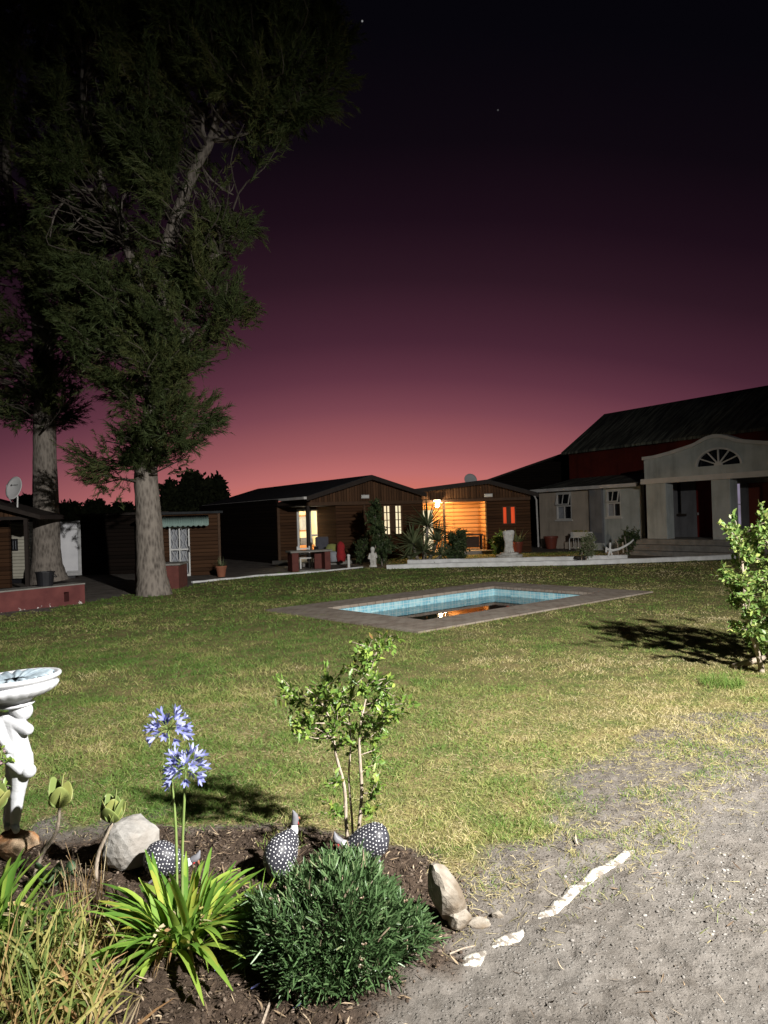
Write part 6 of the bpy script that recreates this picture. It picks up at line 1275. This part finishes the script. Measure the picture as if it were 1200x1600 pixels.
caps = [((0, 0, .62), .085, (0, 0, .66), .085), ((0, 0, .48), .06, (0, 0, .55), .05), ((0, 0, .30), .10, (0, 0, .46), .10), ((-.05, 0, .28), .075, (-.05, 0, .05), .05), ((.05, 0, .28), .075, (.06, -.02, .05), .05), ((-.1, 0, .46), .05, (-.15, -.04, .32), .04), ((.1, 0, .46), .05, (.13, -.06, .36), .04), ((-.08, 0, .02), .07, (.08, 0, .02), .07)]
sdf_body('figure', caps, M['statue_worn'], sg_, .016, 4)
# climbing shrub with stake
q_ = at(597, 884, 27.3); b0 = Vector((q_.x, q_.y, 0)); stk = thing('plant_stake', 'thin pale stake beside the small cherub figure', 'stake', (q_.x - .22, q_.y - .3, 0)); MB().tube([(0, 0, 0), (.01, 0, .45), (0, .01, .85)], [.02, .018, .015], 6).build('stick', M['bark_pale'], stk)
X_, Y_ = samplepoly([(578, 790), (590, 785), (596, 820), (605, 835), (614, 850), (612, 872), (594, 878), (582, 865), (576, 835)], 60)
shrub('climbing_shrub', 'dark climbing shrub standing left of the lit paned window', 'shrub', b0, [[(b0.x, b0.y, 0, .03), sp(595, 850, 27.3, .025), sp(588, 815, 27.3, .015), sp(584, 792, 27.3, .008)]], [at(x, y, 27.3 + float(rng.normal(0, .25))) for x, y in zip(X_, Y_)], M['dark_leaf'], M['bark'], 20, .22, .11, .06, .006)
X_, Y_ = samplepoly([(560, 842), (575, 836), (580, 860), (572, 876), (556, 874)], 30); b0 = at(566, 880, 28.4); b0.z = 0
shrub('porch_shrub', 'dark low shrub on the porch right of the red bundle', 'shrub', b0, [[(b0.x, b0.y, 0, .02), sp(566, 855, 28.4, .012)]], [at(x, y, 28.4 + float(rng.normal(0, .2))) for x, y in zip(X_, Y_)], M['dark_leaf'], M['bark'], 16, .2, .10, .05, .005)
# yucca
q_ = at(660, 886, 27.6); b0 = Vector((q_.x, q_.y, 0)); yr = thing('yucca', 'spiky yucca with several rosettes in front of the glowing porch', 'yucca', b0); mb = MB(); B_ = Big()
for (px, py, r_, n, dd_) in [(668, 822, 45, 95, 0), (645, 850, 36, 80, -.3), (683, 846, 38, 80, .3), (662, 862, 34, 70, -.4), (636, 868, 24, 40, 0), (690, 868, 28, 50, -.1)]:
    c = at(px, py, 27.6 + dd_) - b0; mb.tube([(c.x * .3, c.y * .3, 0), (c.x * .7, c.y * .7, c.z * .5), c], [.08, .06, .05], 8)
    az = rng.random(n) * 6.28; el_ = np.arcsin(rng.uniform(-.45, 1, n)); dv = np.stack([np.cos(az) * np.cos(el_), np.sin(az) * np.cos(el_), np.sin(el_)], -1); Lr = r_ / FPX * 27.6
    B_.straps(np.tile(tuple(c), (n, 1)) + dv * .04, dv, np.stack([-np.sin(az), np.cos(az), 0 * az], -1) * .2 + np.array((0, 0, 1.)) - dv * .3, Lr * rng.uniform(.75, 1.1, n), .06, np.tile((0, 0, -.10), (n, 1)) * rng.random((n, 1)), 4, lambda t: (.6, 1, .9, .6, .05)[int(round(t * 4))], .35)
mb.build('trunk', M['bark'], yr); B_.build('leaves', M['yucca_leaf'], yr)
X_, Y_ = samplepoly([(700, 842), (715, 826), (728, 838), (728, 870), (715, 880), (700, 876)], 60); b0 = at(714, 884, 27.6); b0.z = 0
shrub('round_bush', 'dark round bush between the yucca and the orange porch wall', 'bush', b0, [[(b0.x, b0.y, 0, .03), sp(714, 865, 27.6, .02), sp(716, 835, 27.6, .01)], [(b0.x + .1, b0.y, 0, .02), sp(708, 860, 27.6, .012)]], [at(x, y, 27.6 + float(rng.normal(0, .3))) for x, y in zip(X_, Y_)], M['dark_leaf'], M['bark'], 18, .22, .10, .055, .006)
X_, Y_ = samplepoly([(768, 850), (778, 830), (790, 834), (790, 862), (772, 864)], 34); b0 = at(779, 868, 30.5); b0.z = 0
shrub('low_bush', 'low yellowish bush left of the torso statue', 'bush', b0, [[(b0.x, b0.y, 0, .02), sp(779, 850, 30.5, .012)]], [at(x, y, 30.5 + float(rng.normal(0, .25))) for x, y in zip(X_, Y_)], M['shrub_leaf'], M['bark'], 16, .22, .11, .055, .005)
def pot(label, q_, r, h, mat, plant=None, rm=None, name='plant_pot', n=60, L_=.4, w_=.03):
    t_ = thing(name, label, 'plant pot', q_)
    MB().lathe([(r * .68, 0), (r * .95, h * .82), (r * 1.06, h * .84), (r * 1.06, h), (r * .92, h), (r * .88, h * .86), (.01, h * .85)], 24).build('pot', mat, t_, False)
    if plant:
        B_ = Big(); az = rng.random(n) * 6.28; le = rng.random(n) * 1.2; B_.straps(np.stack([.4 * r * np.cos(az), .4 * r * np.sin(az), np.full(n, h * .86)], -1), np.stack([np.cos(az) * le, np.sin(az) * le, np.ones(n)], -1), np.stack([-np.cos(az), -np.sin(az), le], -1), L_ * rng.uniform(.5, 1.1, n), w_, np.stack([0 * az, 0 * az, -.5 + 0 * az], -1) * rng.random((n, 1)), 4, lambda t: max(.06, 1 - t ** 2), .2); B_.build('plant', plant, t_)
    return t_
q_ = at(346, 900, 24.6); pot('terracotta pot with a spiky green plant beside the awning shed', (q_.x, q_.y, 0), .18, .36, M['terracotta'], M['yucca_leaf'], n=50, L_=.45, w_=.02)
q_ = Gf.W(Gf.U(860, -.55), -.55, .0); pot('big dark red tapered pot in front of the farmhouse wall', (q_.x, q_.y, .02), .33, .60, M['terracotta_dark'], None)
q_ = B.W(B.U(808, -.7), -.7, .02); pot('red pot with tall drooping leaves under the red window', tuple(q_), .24, .5, M['terracotta_dark'], M['yucca_leaf'], n=40, L_=.8, w_=.05)
q_ = Gf.W(Gf.U(908, -.75), -.75, .02); tr_ = thing('planter_stand', 'white planter trough raised on a thin white metal stand', 'planter', q_, Gf.a)
MB().box(-.52, .52, -.16, .16, .58, .82).build('trough', M['white'], tr_)
mb = MB()
for sx_ in (-.56, .56):
    mb.tube([(sx_, -.2, 0), (sx_, -.2, .5), (sx_ * .9, -.2, .57), (sx_ * .9, .2, .57), (sx_, .2, .5), (sx_, .2, 0)], .018, 6)
for y_ in (-.2, .2): mb.tube([(-.5, y_, .565), (.5, y_, .565)], .015, 6); mb.tube([(-.56, y_, .1), (.56, y_, .1)], .012, 6)
for x_ in (-.3, 0, .3): mb.tube([(x_, -.2, .1), (x_, -.2, .56)], .01, 6)
mb.build('stand', M['white'], tr_)
B_ = Big(); n = 60; B_.straps(np.stack([rng.uniform(-.48, .48, n), rng.uniform(-.1, .1, n), np.full(n, .8)], -1), np.stack([rng.normal(0, .4, n), rng.normal(0, .4, n), np.ones(n)], -1), rng.normal(0, 1, (n, 3)), .12, .05, None, 2, lambda t: (.4, 1, .1)[int(round(t * 2))]); B_.build('plant', M['lily_leaf'], tr_)
# staked rose
b0 = at(915, 890, 24.9); b0.z = 0; X_, Y_ = samplepoly([(908, 846), (920, 838), (932, 846), (928, 866), (914, 870), (906, 862)], 40)
shrub('rose_bush', 'thin rose bush in front of the white kerb', 'bush', b0, [[(b0.x, b0.y, 0, .018), sp(916, 872, 24.9, .014), sp(920, 850, 24.9, .008)], [(b0.x - .16, b0.y, 0, .016), sp(910, 860, 24.9, .014), sp(909, 846, 24.9, .012)]], [at(x, y, 24.9 + float(rng.normal(0, .18))) for x, y in zip(X_, Y_)], M['yucca_leaf'], M['bark_pale'], 9, .18, .08, .035, .005)
X_, Y_ = samplepoly([(965, 845), (978, 828), (996, 826), (1000, 850), (975, 862)], 34); b0 = at(982, 868, 28.6); b0.z = 0
shrub('wall_shrub', 'dark shrub against the grey wall beside the porch steps', 'shrub', b0, [[(b0.x, b0.y, 0, .02), sp(982, 845, 28.6, .012)]], [at(x, y, 28.6 + float(rng.normal(0, .25))) for x, y in zip(X_, Y_)], M['dark_leaf'], M['bark'], 14, .2, .09, .05, .005)
# old plough
D0 = 25.9; b0 = at(956, 880, D0); b0.z = .0; pr_ = thing('old_plough', 'white painted old wooden plough standing behind the white kerb', 'plough', b0)
w3 = lambda px, py, dd_=0: at(px, py, D0 + dd_) - b0
MB().tube([w3(949, 858), w3(957, 860), w3(967, 858), (w3(977, 853)), w3(985, 848), w3(990, 843)], [.04, .05, .045, .04, .03, .02], 8).build('beam', M['white'], pr_, True)
MB().tube([w3(953.5, 848), w3(953, 860), w3(950, 871)], .035, 7).build('upright', M['white'], pr_); MB().tube([w3(953, 858), w3(957.5, 871)], .035, 7).build('strut', M['white'], pr_); MB().tube([w3(947.5, 855), w3(947, 863)], .035, 7).build('handle', M['white'], pr_)
MB().tube([w3(973, 847), w3(974, 864)], .028, 6).build('upright', M['bark_pale'], pr_); MB().tube([w3(976, 838), w3(980, 862)], .02, 6).build('upright', M['bark'], pr_)
MB().tube([w3(961, 843), w3(965, 850), w3(966, 866)], .018, 6).build('hoop', M['bark_pale'], pr_)
